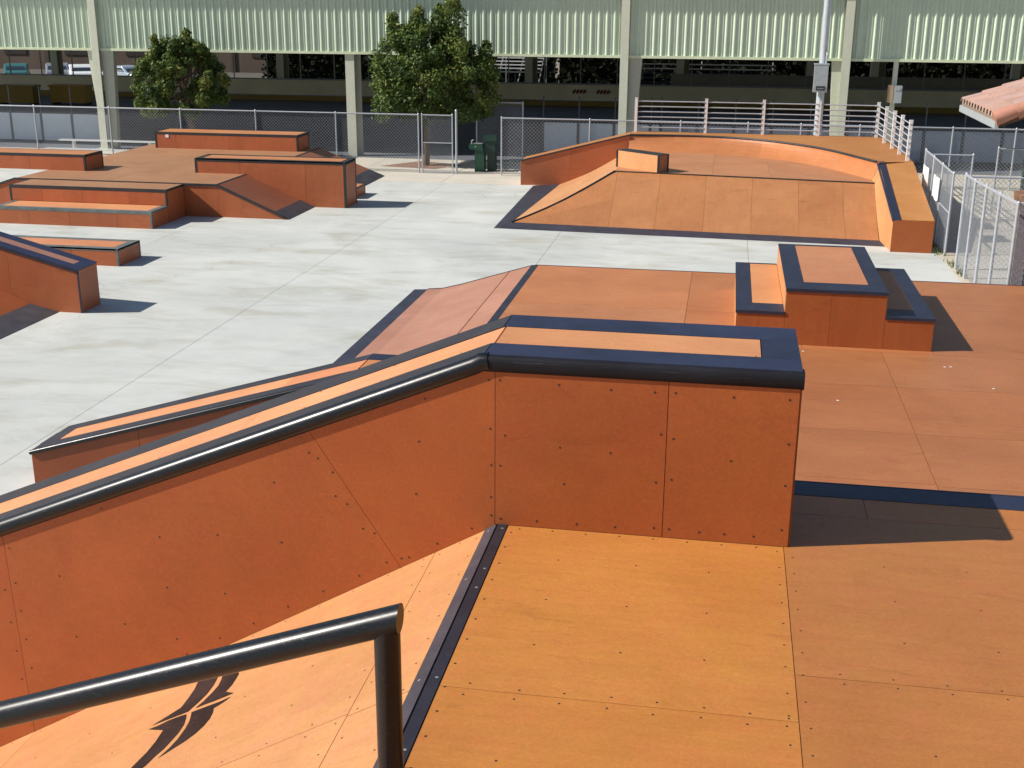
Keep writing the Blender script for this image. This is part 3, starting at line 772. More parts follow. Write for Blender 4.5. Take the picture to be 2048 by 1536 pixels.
mb = MB()
panels(mb, [(-12.13, 30.5, Z3), (-10.6, 30.5, .185), (-10.6, 35.35, .185), (-12.13, 35.35, Z3)], [cy(32.5)], gap=.002)
mb.build('bank', ply('rear_bank_ply', (.34, .13, .07), .5, wear=.5), lp)
mb = MB()
panels(mb, [(-19.9, 27.61, 0), (-17.5, 27.61, Z3), (-17.5, 35.3, Z3), (-19.9, 35.3, 0)], [cy(30), cy(32.5)], gap=.002)
mb.build('bank', DECKF, lp)
mb = MB()
mb.sheet([(-10.72, 27.61, .165), (-10.33, 27.61, 0), (-10.33, 29.5, 0), (-10.72, 29.5, .165)], .008, 0)
mb.sheet([(-10.6, 30.5, .185), (-10.12, 30.5, 0), (-10.12, 35.35, 0), (-10.6, 35.35, .185)], .008, 0)
mb.build('metal_strip', GREYSTRIP, lp)
mb = MB()
panels(mb, [(-17.5, 27.61, 0), (-12.13, 27.61, 0), (-12.13, 27.61, Z3), (-17.5, 27.61, Z3)], [cx(-16.3), cx(-15), cx(-13.8)])
panels(mb, [(-12.13, 27.61, 0), (-10.40, 27.61, 0), (-10.40, 27.61, .02), (-12.13, 27.61, Z3)], [cx(-11.5)], a=.04)
panels(mb, [(-19.9, 27.61, 0), (-17.5, 27.61, 0), (-17.5, 27.61, Z3)], [])
panels(mb, [(-10.15, 35.35, 0), (-17.5, 35.35, 0), (-17.5, 35.35, Z3), (-12.13, 35.35, Z3)], [])
mb.build('side_panel', BRICK, lp)
mb = MB()
w_ = .05
mb.bar((-19.9, 27.60, 0), (-17.5, 27.60, Z3), w_, w_); mb.bar((-17.5, 27.60, Z3), (-12.13, 27.60, Z3), w_, w_); mb.bar((-12.13, 27.60, Z3), (-10.45, 27.60, .05), w_, w_)
mb.bar((-12.16, 27.61, Z3+.002), (-12.16, 29.5, Z3+.002), .06, .026); mb.bar((-12.16, 30.5, Z3+.002), (-12.16, 35.35, Z3+.002), .06, .026)
mb.build('edge_trim', EDGE, lp)
# two-tier step in front
st = thing('stepped_ledge', 'long two tier ledge step along the front of the upper left platform', 'grind ledge', (-15, 26.5, 0))
for (x0, x1, y0, y1, z1) in ((-17.05, -12.99, 26.64, 27.58, Z3+.002), (-16.95, -12.99, 25.78, 26.64, .402)):
    mb = MB(); mb.box((x0+.012, y0+.012, 0), (x1-.012, y1, z1-.012)); mb.build('frame', CORE, st)
    mb = MB()
    zb = .41 if z1 > .5 else 0
    panels(mb, [(x0+.01, y0+.012, zb), (x1-.01, y0+.012, zb), (x1-.01, y0+.012, z1-.012), (x0+.01, y0+.012, z1-.012)], [cx(x0+.85), cx(x0+1.9), cx(x0+3.1)], th=.012, gap=.003, a=.1)
    panels(mb, [(x1-.012, y0+.012, 0), (x1-.012, y1, 0), (x1-.012, y1, z1-.012), (x1-.012, y0+.012, z1-.012)], th=.012)
    panels(mb, [(x0+.012, y1, 0), (x0+.012, y0+.012, 0), (x0+.012, y0+.012, z1-.012), (x0+.012, y1, z1-.012)], th=.012)
    mb.build('side_panel', BRICK, st)
    mb = MB()
    mb.sheet([(x0+.02, y0+.02, z1-.012), (x1-.02, y0+.02, z1-.012), (x1-.02, y1, z1-.012), (x0+.02, y1, z1-.012)], .012, 0)
    mb.build('top_panel', DECKF if z1 > .5 else PALE, st)
    mb = MB(); q = .07
    mb.box((x0-.004, y0-.004, z1-q), (x1+.004, y0+.04, z1+.004)); mb.box((x1-.03, y0+.04, z1-.045), (x1+.004, y1, z1+.004))
    if z1 < .5: mb.box((x0, y0+.04, z1-.02), (x1-.031, y0+.12, z1+.003)); mb.box((x0-.004, y0+.12, z1-.045), (x0+.12, y1, z1+.004)); mb.box((x1-.15, y0+.12, z1-.02), (x1-.031, y1-.002, z1+.003))
    else: mb.box((x0-.004, y0+.04, z1-.045), (x0+.03, y1, z1+.004))
    for xx in (x0-.004, x1-.04): mb.box((xx, y0-.005, zb), (xx+.045, y0+.03, z1-q-.001))
    mb.build('edge_trim', EDGE if z1 > .5 else GREYEDGE, st)
ledge('grind_box', 'tall long brown box in front of the upper left platform, beside its right bank', 'grind box', -13.53, -9.484, 29.50, 30.40, 0, 1.16, .075, .16, (-12.3, -10.55), tt=(.82, .74, .66))
ledge('grind_box', 'brown box with a small white sticker at the back of the upper left platform', 'grind box', -16.96, -12.46, 34.33, 35.32, Z3+.008, 1.262, .07, 0, (-16.3, -14.6), tt=(.82, .74, .66))
mb = MB(); mb.box((-16.62, 34.318, 1.10), (-16.52, 34.326, 1.19)); o = mb.build('sticker', BANNER); o.parent = [x for x in COL.objects if x.name.startswith('grind_box')][-1]; o.location = -Vector(o.parent.location)
ledge('grind_box', 'brown box cut off by the left edge of the photo on the upper left platform', 'grind box', -24.0, -16.43, 29.19, 30.12, Z3+.008, 1.20, .065, 0, (-19.3, -18.0), tt=(.80, .72, .64))
ledge('grind_box', 'very low brown box peeking out behind the tall long box', 'grind box', -12.0, -9.72, 30.95, 31.95, 0, .27, .04, 0, (), tt=(.8, .7, .62))
ledge('grind_box', 'low box with grey edged pale top on the concrete behind the sloping ledge', 'grind box', -17.5, -11.80, 21.86, 22.80, 0, .349, .05, .17, (-15.2, -12.8), face=BRICK, tt=(.95, .85, .85), trim=GREYEDGE)

# ------------------------------------------------------------------ left sloping ledge with bank
l3 = thing('hubba_ledge', 'ledge sloping down to the right at the left edge, with black top border', 'grind ledge', (-12, 18.6, 0))
XE, Y0, Y1, ZE, S3 = -10.63, 18.28, 18.93, .742, .262
XK = -12.55; zk = ZE+(XE-XK)*S3; XL = -15.5
mb = MB(); mb.prism([(XE-.01, Y0+.01, 0), (XE-.01, Y0+.01, ZE), (XK, Y0+.01, zk), (XL, Y0+.01, zk), (XL, Y0+.01, 0)], (0, Y1-Y0-.02, 0)); mb.build('frame', CORE, l3)
mb = MB()
panels(mb, [(XK, Y0+.01, 0), (XE-.01, Y0+.01, 0), (XE-.01, Y0+.01, ZE-.01), (XK, Y0+.01, zk-.01)], [cx(-11.9)], th=.01)
panels(mb, [(XL, Y0+.01, 0), (XK, Y0+.01, 0), (XK, Y0+.01, zk-.01), (XL, Y0+.01, zk-.01)], th=.01)
panels(mb, [(XE-.01, Y0+.01, 0), (XE-.01, Y1-.01, 0), (XE-.01, Y1-.01, ZE-.01), (XE-.01, Y0+.01, ZE-.01)], th=.01)
panels(mb, [(XE-.01, Y1-.01, 0), (XK, Y1-.01, 0), (XK, Y1-.01, zk-.01), (XE-.01, Y1-.01, ZE-.01)], th=.01)
mb.build('side_panel', BRICK, l3)
def q3(xa, xb, ya, yb_):
    f = lambda x: ZE+(XE-max(x, XK))*S3
    return [(xa, ya, f(xa)), (xb, ya, f(xb)), (xb, yb_, f(xb)), (xa, yb_, f(xa))]
mb = MB(); mb.sheet(q3(XK, XE-.19, Y0+.21, Y1-.22), .009, .001); mb.sheet(q3(XL+.2, XK, Y0+.21, Y1-.22), .009, .001); mb.build('top_panel', PINK, l3)
mb = MB()
for ya, yb_ in ((Y0-.01, Y0+.21), (Y1-.22, Y1+.01)):
    mb.sheet(q3(XK, XE+.004, ya, yb_), .012, 0, 0, (1.4, 1.3, 1.6)); mb.sheet(q3(XL, XK, ya, yb_), .012, 0, 0, (1.4, 1.3, 1.6))
mb.sheet(q3(XE-.19, XE+.004, Y0+.21, Y1-.22), .012, 0, 0, (1.4, 1.3, 1.6))
mb.bar((XE, Y0-.004, 0), (XE, Y0-.004, ZE-.02), .03, .012); mb.bar((XK, Y0-.008, zk-.02), (XE, Y0-.008, ZE-.02), .02, .05)
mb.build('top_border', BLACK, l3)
wb = thing('skate_bank', 'steep brown bank with a grey bottom strip at the left edge below the sloping ledge', 'skate bank', (-13, 16, 0))
def bz3(x): return max(.0, .085+(-11.42-x)*.43)
mb = MB(); mb.prism([(-11.06, 12.5, 0), (-11.55, 12.5, bz3(-11.45)-.02), (-13.3, 12.5, bz3(-13.3)), (-16.5, 12.5, bz3(-13.3)), (-16.5, 12.5, 0)], (0, 5.77, 0)); mb.build('frame', CORE, wb)
mb = MB()
panels(mb, [(-13.3, 12.5, bz3(-13.3)), (-11.58, 12.5, bz3(-11.5)-.0), (-11.58, 18.27, bz3(-11.5)), (-13.3, 18.27, bz3(-13.3))], [cy(15.6)])
mb.build('bank', BRICK, wb)
mb = MB(); panels(mb, [(-16.5, 12.5, bz3(-13.3)), (-13.3, 12.5, bz3(-13.3)), (-13.3, 18.27, bz3(-13.3)), (-16.5, 18.27, bz3(-13.3))]); mb.build('deck', RUST, wb)
mb = MB(); mb.sheet([(-11.58, 12.5, bz3(-11.5)), (-11.05, 12.5, .001), (-11.05, 18.27, .001), (-11.58, 18.27, bz3(-11.5))], .008, 0); mb.build('metal_strip', GREYSTRIP, wb)
mb = MB(); panels(mb, [(-16.5, 12.5, 0), (-11.06, 12.5, 0), (-11.58, 12.5, .13), (-13.3, 12.5, bz3(-13.3)-.01), (-16.5, 12.5, bz3(-13.3)-.01)]); mb.build('side_panel', BRICK, wb)

# ------------------------------------------------------------------ curved quarter pipe ramp (upper right)
ZB = 1.05; ZL = 1.45
bw = thing('curved_ramp', 'large amber ramp with a curved quarter pipe wall and a wide front bank', 'skate ramp', (0, 31, 0))
A_ = (-4.96, 28.20, .03); B_ = (3.50, 27.60, .03)        # inner edge of the metal strip
A0 = (-5.29, 27.475, 0); B0 = (3.62, 27.04, 0)
CL = (-2.70, 30.20, ZB); CR = (3.49, 29.45, ZB)
def lerp(a, b, t): return tuple(a[i]+(b[i]-a[i])*t for i in range(3))
def yb_f(x): return 28.20-.60*(x+4.96)/8.46
def yc_f(x): return 30.20-.75*(x+2.70)/6.19
def zf_f(v): return .03+(ZB-.03)*v-.085*math.sin(math.pi*v)*(1-v*.35)
def wally(x): return 34.43+(x+5.79)*.14
lip = [(-2.735, 34.90), (-1.47, 35.02), (-.33, 34.93), (.45, 34.66), (1.15, 34.22), (1.80, 33.58), (2.38, 32.85), (2.80, 32.08), (3.13, 31.30), (3.38, 30.7), (3.625, 30.12)]
base = [(-2.735, 34.66), (-1.45, 34.46), (-.30, 34.24), (.40, 33.98), (1.05, 33.60), (1.62, 33.14), (2.16, 32.56), (2.58, 31.90), (2.92, 31.25), (3.22, 30.55), (3.48, 29.97)]
mb = MB()
HIP = []
for k in range(13):
    t_ = k/12; x = -4.96+2.26*t_; y = 28.20+2.0*t_
    v = (y-yb_f(x))/(yc_f(x)-yb_f(x)); HIP.append((x, y, zf_f(max(0, min(1, v)))))
def hip_at(x):
    t_ = (x+4.96)/2.26*12; i = max(0, min(11, int(t_))); return lerp(HIP[i], HIP[i+1], t_-i)
NV = 8
seamx = [-4.94, -2.63, -1.55, -.43, .67, 1.75, 2.77, 3.49]
for k in range(len(seamx)-1):
    t = jt(.06, .04); t2 = jt(.06, .04)
    xa, xb = seamx[k]+.002, seamx[k+1]-.002
    sub = [xa+(xb-xa)*i/6 for i in range(7)] if k == 0 else [xa, xb]
    for i in range(len(sub)-1):
        for j in range(NV):
            q = []
            for x, jj in ((sub[i], j), (sub[i+1], j), (sub[i+1], j+1), (sub[i], j+1)):
                vm = 1.0
                if x < -2.70: vm = (hip_at(x)[1]-yb_f(x))/(yc_f(x)-yb_f(x))
                vv = [0, .13, .26, .40, .54, .68, .80, .925, 1.0][jj]*vm
                q.append((x, yb_f(x)+(yc_f(x)-yb_f(x))*vv, zf_f(vv)))
            tt = t2 if (j == NV-1 and k > 0) or (k == 0 and j > 3) else t
            mb.add(q, [(0, 1, 2, 3)], 0, tt)
bo = mb.build('front_bank', ply('ramp_ply', (.415, .178, .068), .45, (9, 2.2, 3), wear=.55), bw)
mb = MB()
for k in range(12):
    q = []
    for i, r_ in ((k, 1), (k, 0), (k+1, 0), (k+1, 1)):
        x, y, z = HIP[i]; xw = -4.68+1.98*(i/12)
        q.append((x, y, z) if r_ == 0 else (xw, wally(xw)+.02, z))
    mb.add(q, [(0, 1, 2, 3)], 0, (1, 1, 1) if k < 6 else (.97, .96, .95))
mb.build('side_bank', ply('side_bank_ply', (.54, .275, .125), .45, wear=.35), bw)
WL1 = (-2.72, 34.82, ZB)
mb = MB()
fl = [CL, CR]+[(x, y, ZB) for x, y in base[::-1]]+[WL1]
flp = [(x, y, ZB) for x, y, *_ in fl]
for q in cuts(flp, [cx(-.3), cx(1.1), cx(-1.6), cy(32.4)]): mb.sheet(q, .004, .002, 0, jt(.05, .03))
mb.build('floor', ply('floor_ply', (.46, .205, .095), .5, wear=.4), bw)
# curved wall
def dens(pts, k=4):
    out = []
    for i in range(len(pts)-1):
        p0 = pts[max(0, i-1)]; p1 = pts[i]; p2 = pts[i+1]; p3 = pts[min(len(pts)-1, i+2)]
        for j in range(k):
            t = j/k; t2 = t*t; t3 = t2*t
            out.append(tuple(.5*((2*p1[c])+(-p0[c]+p2[c])*t+(2*p0[c]-5*p1[c]+4*p2[c]-p3[c])*t2+(-p0[c]+3*p1[c]-3*p2[c]+p3[c])*t3) for c in range(2)))
    out.append(pts[-1]); return out
LD, BD = dens(lip), dens(base)
mb = MB(); rows = 5
tl = None
for i in range(len(LD)-1):
    if i % 5 == 0: tl = jt(.07, .04)
    for j in range(rows):
        def PP(ii, v):
            a, b = BD[ii], LD[ii]; k = v**1.0
            off = k*.55+.45*(1-math.sqrt(max(0, 1-k*k))) if False else k
            # concave: moves out mostly near the bottom
            h = 1-(1-v)**1.0
            u = 1-(1-v)**1.7
            return (a[0]+(b[0]-a[0])*u, a[1]+(b[1]-a[1])*u, ZB+.002+(ZL-ZB)*v)
        mb.add([PP(i+1, j/rows), PP(i, j/rows), PP(i, (j+1)/rows), PP(i+1, (j+1)/rows)][::-1] if False else [PP(i, j/rows), PP(i+1, j/rows), PP(i+1, (j+1)/rows), PP(i, (j+1)/rows)], [(0, 1, 2, 3)], 0, tl)
mb.build('curved_wall', ply('curved_wall_ply', (.46, .175, .062), .5, (3, 3, 9), wear=.4), bw, True)
# left wall: from (-5.79,34.43) rising to the lip
mb = MB()
LW = [(-5.79, 34.43, 0), (-5.10, 34.44, 0), (-2.72, 34.72, ZB), (-2.70, 34.95, ZL-.02), (-2.76, 34.95, ZL), (-5.79, 34.43, .70)]
a0 = Vector((-5.79, 34.43, 0)); dirx = Vector((3.05, .42, 0)).normalized()
def lw(x, z): return (x, 34.43+(x+5.79)*.14, z)
for q in cuts([lw(-5.79, 0), lw(-4.6, 0), lw(-2.72, ZB-.08), lw(-2.72, ZL-.0), lw(-5.79, .70)], [cx(-4.4)]): mb.sheet(q, .01, .002, 0, jt(.05, .03))
# its back
mb.sheet([(-2.72, 35.75, 0), (-5.79, 35.32, 0), (-5.79, 35.32, .70), (-2.72, 35.75, ZL)], .01, .001)
mb.sheet([(-5.79, 35.32, 0), (-5.79, 34.43, 0), (-5.79, 34.43, .70), (-5.79, 35.32, .70)], .01, .001)
mb.build('left_wall', ply('left_wall_ply', (.42, .135, .055), .45, wear=.4), bw)
# right wall
mb = MB()
RY0 = 26.52
BT = [(3.61, RY0, 0), (3.57, 27.04, 0), (3.50, 27.60, .03), (3.495, 28.2, zf_f(.33)), (3.49, 28.8, zf_f(.65)), (3.49, 29.45, ZB), (3.48, 29.97, ZB)]
for i in range(len(BT)-1):
    def tp(p): return (3.625, p[1]+(.14 if p[1] > 29.9 else 0), min(ZL, .686+(p[1]-RY0)*.2125))
    a_, b_ = BT[i], BT[i+1]; ta, tb = tp(a_), tp(b_)
    for j in range(3):
        f0, f1 = j/3, (j+1)/3; g0, g1 = 1-(1-f0)**1.6, 1-(1-f1)**1.6
        def mixp(p, q, f, g_): return (p[0]+(q[0]-p[0])*g_, p[1]+(q[1]-p[1])*f, p[2]+(q[2]-p[2])*f)
        mb.add([mixp(a_, ta, f0, g0), mixp(a_, ta, f1, g1), mixp(b_, tb, f1, g1), mixp(b_, tb, f0, g0)], [(0, 1, 2, 3)], 0, (1, 1, 1))
mb.sheet([(4.44, RY0, 0), (4.44, 35.9, 0), (4.44, 35.9, ZL), (4.44, 30.6, ZL), (4.44, RY0, .686)], .01, .001)
mb.build('right_wall', BANKP, bw)
mb = MB()
mb.sheet([(3.60, RY0, 0), (4.45, RY0, 0), (4.45, RY0, .686), (3.60, RY0, .686)], .01, .0)
mb.sheet([(4.44, 35.95, 0), (-2.72, 35.95, 0), (-2.72, 35.95, ZL), (4.44, 35.95, ZL)], .01, .001)
mb.build('end_panel', WALLP, bw)
mb = MB()   # tops
for q in cuts([(3.77, RY0, .686), (4.45, RY0, .686), (4.45, 30.4, ZL), (3.77, 30.4, ZL)], [cy(28.1)]): mb.sheet(q, .01, .002, 0, jt(.03, .02))
dk_ = [(x, y, ZL) for x, y in LD]
poly_out = [(4.45, 30.4, ZL), (4.45, 35.97, ZL), (-2.74, 35.97, ZL)]
n = len(dk_)
# deck behind the lip as strips towards the outer edge
for i in range(n-1):
    a, b = dk_[i], dk_[i+1]
    def outp(p):
        if p[0] < 1.2: return (p[0], 35.97, ZL)
        t = (p[0]-1.2)/(3.6-1.2); k = min(1, t)
        ang = k
        if k < .5: return (1.2+(4.45-1.2)*k*2, 35.97, ZL)
        return (4.45, 35.97-(35.97-30.4)*(k-.5)*2, ZL)
    mb.add([(a[0], a[1], ZL+.006), (b[0], b[1], ZL+.006), (outp(b)[0], outp(b)[1], ZL+.006), (outp(a)[0], outp(a)[1], ZL+.006)], [(0, 1, 2, 3)], 0, (.9, .82, .72))
mb.sheet([(-5.79, 34.43, .70), (-2.74, 34.86, ZL), (-2.74, 35.75, ZL), (-5.79, 35.32, .70)], .008, 0, 0, (.9, .82, .78))
mb.build('top_deck', ply('top_deck_ply', (.48, .218, .068), .5, wear=.35), bw)
# inner closing body
mb = MB()
mb.prism([(-5.3, 34.46, .0), (-2.75, 34.86, 0), (-2.75, 34.86, ZL-.02), (-5.7, 34.46, .69)], (0, .85, 0)) if False else None
mb.add([(3.63, RY0+.01, 0), (3.63, 30.3, 0), (3.63, 30.3, ZL-.01), (3.63, RY0+.01, .67)], [(0, 1, 2, 3)])
mb.build('frame', CORE, bw) 
mb = MB()
lipn = [(x, y, ZL+.004) for x, y in LD[:-1]]
mb.tube(lipn, .030, 8)
mb.tube([(-5.80, 34.415, .705), (-2.74, 34.85, ZL+.006)], .022, 8)
mb.build('coping', EDGE, bw, True)
mb = MB()
mb.sheet([(3.60, RY0-.01, .688), (3.77, RY0-.01, .688), (3.77, 30.3, ZL+.002), (3.60, 30.3, ZL+.002)], .014, 0, 0, (1.0, 1.0, 1.0))
mb.tube([(3.605, RY0-.01, .67), (3.605, 30.25, ZL-.015)], .026, 10)
mb.build('wall_border', BLACK, bw)
mb = MB()
mb.add([A0, B0, (3.50, 27.61, .034), (-4.96, 28.21, .034)], [(0, 1, 2, 3)], 0, (.62, .62, .8))
mb.add([(-5.42, 34.43, .002), A0, (-4.96, 28.21, .034), (-4.66, 34.56, .034)], [(0, 1, 2, 3)], 0, (.62, .62, .75))
mb.build('metal_strip', GREYSTRIP, bw)
mb = MB()
hip = [(x, y, z+.004) for x, y, z in HIP]
mb.tube(hip, .026, 6); mb.bar(Vector(CL)+Vector((0, 0, .006)), Vector(CR)+Vector((0, 0, .006)), .06, .014)
mb.build('ridge_strip', EDGE, bw)
# small box standing on the ramp floor
sb = thing('grind_box', 'short pale sided box with black top standing on the curved ramp floor', 'grind box', (-2.1, 30.8, ZB+.004))
P0 = Vector((-2.72, 31.02, 0)); P1 = Vector((-1.622, 30.10, 0)); P2 = Vector((-1.41, 30.40, 0)); P3 = P0+(P2-P1)
zb, zt_ = ZB+.005, ZB+.425
def col(P, z): return (P.x, P.y, z)
mb = MB(); mb.prism([col(P0, zb), col(P1, zb), col(P2, zb), col(P3, zb)], (0, 0, zt_-zb)); mb.build('frame', CORE, sb)
mb = MB()
for a, b, t in ((P0, P1, (1, 1, 1)), (P1, P2, (.6, .5, .5)), (P2, P3, (.8, .8, .8)), (P3, P0, (1, 1, 1))): mb.sheet([col(a, zb), col(b, zb), col(b, zt_), col(a, zt_)], .008, .001, 0, t)  # end and back sides tinted darker: painted shade on the sides facing off the sun
mb.build('side_panel', ply('pale_side_ply', (.62, .30, .125), .5, wear=.3), sb)
mb = MB(); mb.sheet([col(P0, zt_), col(P1, zt_), col(P2, zt_), col(P3, zt_)], .014, -.012)
for P in (P0, P1, P2, P3): mb.bar(col(P, zb), col(P, zt_), .055, .055)
mb.build('edge_trim', EDGE, sb)

# ------------------------------------------------------------------ guard railing on the ramp
gr = thing('guard_railing', 'white post and pipe safety railing around the back of the curved ramp', 'railing', (1, 35.8, ZL))
posts = [(-2.64, 35.80), (-.63, 35.86), (1.0, 35.86), (2.55, 35.84), (4.16, 35.80), (4.22, 34.4), (4.27, 33.1), (4.31, 31.9), (4.33, 30.55)]
for i, (x, y) in enumerate(posts):
    mb = MB(); h = .96
    mb.box((x-.04, y-.04, ZL+.006), (x+.04, y+.04, ZL+h)); mb.box((x-.044, y-.044, ZL+h), (x+.044, y+.044, ZL+h+.015))
    mb.build('post', VINYL, gr)
for k in range(6):
    z = ZL+.14+k*.148
    mb = MB()
    mb.tube([(posts[0][0], posts[0][1]+.0, z)]+[(x, y, z) for x, y in posts[1:5]], .016, 8)
    mb.tube([(x, y, z) for x, y in posts[4:]], .016, 8)
    for x, y in posts[1:5]: mb.box((x-.10, y-.052, z-.02), (x-.04, y+.03, z+.02))
    for x, y in posts[5:]: mb.box((x-.03, y-.052, z-.02), (x+.03, y-.04, z+.02))
    mb.build('pipe_rail', GALV, gr, True)

# ------------------------------------------------------------------ chain link fences
def chain(mb, p0, p1, z0, z1, pitch=.085, r=.0026, over=0):
    p0 = Vector((*p0, 0)); p1 = Vector((*p1, 0)); L = (p1-p0).length; d = (p1-p0)/L; H = z1-z0
    nrm = Vector((-d.y, d.x, 0))
    k = -H
    while k < L:
        for sgn in (1, -1):
            # line x = k + h (sgn>0) or x = k + H - h
            h0, h1 = 0.0, H+over
            f = (lambda h: k+h) if sgn > 0 else (lambda h: k+H-h)
            ha, hb = h0, h1
            if sgn > 0:
                ha = max(ha, -k); hb = min(hb, L-k)
            else:
                ha = max(ha, k+H-L); hb = min(hb, k+H)
            if hb-ha < .01: continue
            a = p0+d*f(ha)+Vector((0, 0, z0+ha)); b = p0+d*f(hb)+Vector((0, 0, z0+hb))
            e = (b-a).normalized(); u = nrm*r; w_ = e.cross(nrm)*r
            o = nrm*(.0015*sgn)
            q = [a+u+o, a-u*.5+w_*.87+o, a-u*.5-w_*.87+o, b+u+o, b-u*.5+w_*.87+o, b-u*.5-w_*.87+o]
            mb.add(q, [(0, 1, 4, 3), (1, 2, 5, 4), (2, 0, 3, 5)])
        k += pitch
def fence(name, label, cat, pts, posts_at, ztop=1.80, grp=None, r=.024, mid=None, pitch=.085, over=.0, rail_bottom=False, base=0, wr=.0026):
    """pts: list of (x,y) corners; posts_at: list of (x,y)"""
    t = thing(name, label, cat, (pts[0][0], pts[0][1], base), grp)
    for x, y in posts_at:
        mb = MB(); mb.tube([(x, y, base), (x, y, ztop+.02)], r, 10); mb.tube([(x, y, ztop+.02), (x, y, ztop+.05)], [r*1.25, r*.5], 10); mb.build('post', GALV, t, True)
    mb = MB(); mb.tube([(x, y, ztop) for x, y in pts], r*.85, 8); mb.build('top_rail', GALV, t, True)
    if mid:
        mb = MB(); mb.tube([(x, y, mid) for x, y in pts], r*.7, 8); mb.build('middle_rail', GALV, t, True)
    if rail_bottom:
        mb = MB(); mb.tube([(x, y, base+.06) for x, y in pts], r*.7, 8); mb.build('bottom_rail', GALV, t, True)
    mb = MB()
    for i in range(len(pts)-1): chain(mb, (pts[i][0], pts[i][1]+.03), (pts[i+1][0], pts[i+1][1]+.03), base+.04, ztop-.01, pitch, wr, over)
    mb.build('chain_mesh', WIRE, t)
    return t
FY = 36.25
fence('chain_link_fence', 'long chain link fence behind the upper left ramps, left of the gate', 'fence', [(-34, FY), (-9.28, FY)],
      [(-27.6, FY), (-24.8, FY), (-22.0, FY), (-19.4, FY), (-17.0, FY), (-14.5, FY), (-11.9, FY), (-9.28, FY)], 1.76, pitch=.10, wr=.003)
gt = fence('fence_gate', 'closed narrow chain link gate in front of the bigger tree', 'gate', [(-9.17, FY), (-8.22, FY)], [(-9.17, FY), (-8.22, FY)], 1.76, mid=.93, rail_bottom=True, r=.02)
mb = MB(); mb.tube([(-8.10, FY, 0), (-8.10, FY, 1.9)], .034, 10); mb.tube([(-8.10, FY, 1.9), (-8.10, FY, 1.94)], [.04, .02], 10); o = mb.build('gate_post', GALV, None, True)
solo(o, 'round steel gate post right of the closed gate', 'post')
fence('chain_link_fence', 'chain link fence running behind the curved ramp, right of the opening by the drinking fountain', 'fence', [(-6.70, FY), (11, FY)],
      [(-6.70, FY), (-4.03, FY), (-1.35, FY), (.6, FY), (2.1, FY), (3.75, FY), (6.3, FY), (8.0, FY), (10, FY)], 1.72, over=.03, pitch=.11, wr=.0036)
# inner fence bay behind the opening
fence('chain_link_fence', 'dark framed chain link bay standing behind the drinking fountain', 'fence', [(-7.95, 38.6), (-6.45, 38.6)], [(-7.95, 38.6), (-6.45, 38.6)], 1.98)
# side fences on the right
fence('chain_link_fence', 'chain link fence panel with white banners beside the curved ramp', 'fence', [(4.74, 30.5), (4.69, 26.3)], [(4.74, 30.5), (4.72, 29.1), (4.71, 27.8), (4.69, 26.3)], 1.73, mid=.9, over=.02, pitch=.1, wr=.004)
fence('chain_link_fence', 'short chain link cross panel behind the banner fence at the right', 'fence', [(4.78, 30.6), (5.85, 30.6)], [(5.85, 30.6)], 1.62, over=.03, pitch=.1, wr=.004)
fence('chain_link_fence', 'chain link fence with close steel posts at the right edge, beyond the low platform', 'fence', [(4.68, 24.9), (4.70, 24.1), (4.76, 23.3), (4.90, 21.35), (11.0, 21.35)],
      [(4.68, 24.9), (4.70, 24.05), (4.76, 23.3), (4.82, 22.4), (4.90, 21.35), (6.6, 21.35), (8.4, 21.35), (10.2, 21.35)], 1.90, over=.02, pitch=.1, r=.030, wr=.004)
fence('chain_link_fence', 'chain link cross fence at the right edge behind the close steel posts', 'fence', [(4.75, 24.95), (9.5, 24.9)], [(6.6, 24.9), (9, 24.9)], 1.86, over=.03, pitch=.1, wr=.004)
fence('chain_link_fence', 'far chain link run between the tile roof and the banner fence', 'fence', [(6.6, 31.5), (12, 31.5)], [(6.6, 31.5), (7.6, 31.5), (9.5, 31.5)], 1.7, over=.03)
for i, (y0, y1, z0, z1, lab) in enumerate(((30.15, 29.25, 1.02, 1.44, 'left white banner on the fence panel by the curved ramp'), (28.55, 27.7, .93, 1.42, 'right white banner on the fence panel by the curved ramp'), )):
    mb = MB(); k = 8
    for j in range(k):
        a, b = y0+(y1-y0)*j/k, y0+(y1-y0)*(j+1)/k
        xa, xb = 4.66+.012*math.sin(j*1.3), 4.66+.012*math.sin((j+1)*1.3)
        mb.prism([(xa, a, z0+.03*math.sin(j*.9)), (xb, b, z0+.03*math.sin((j+1)*.9)), (xb, b, z1), (xa, a, z1)], (.006, 0, 0))
    solo(mb.build('banner', BANNER), lab, 'banner')
mb = MB(); mb.box((7.95, 31.35, .7), (8.9, 31.42, 1.72)); mb.box((7.9, 31.34, .35), (8.6, 31.4, .62))
solo(mb.build('notice_board', BANNER), 'white board on the far fence at the right edge under the tile roof', 'board')

# weeds by the fence foot
mb = MB()
for c in ((4.62, 26.6), (4.6, 27.4), (4.66, 28.3), (4.68, 25.2), (4.72, 24.4), (4.63, 29.4), (4.66, 30.2), (4.95, 30.5), (4.9, 29.6)):
    for i in range(60):
        x, y = c[0]+random.gauss(0, .06), c[1]+random.gauss(0, .22); h = U(.03, .16); a = U(0, 6.3); dx, dy = math.cos(a)*.01, math.sin(a)*.01; lx, ly = random.gauss(0, .04), random.gauss(0, .04)
        mb.add([(x-dx, y-dy, 0), (x+dx, y+dy, 0), (x+lx, y+ly, h)], [(0, 1, 2)], 0, (U(.2, .8), 1, 1))
mb.build('weeds', LEAF, kind='stuff')

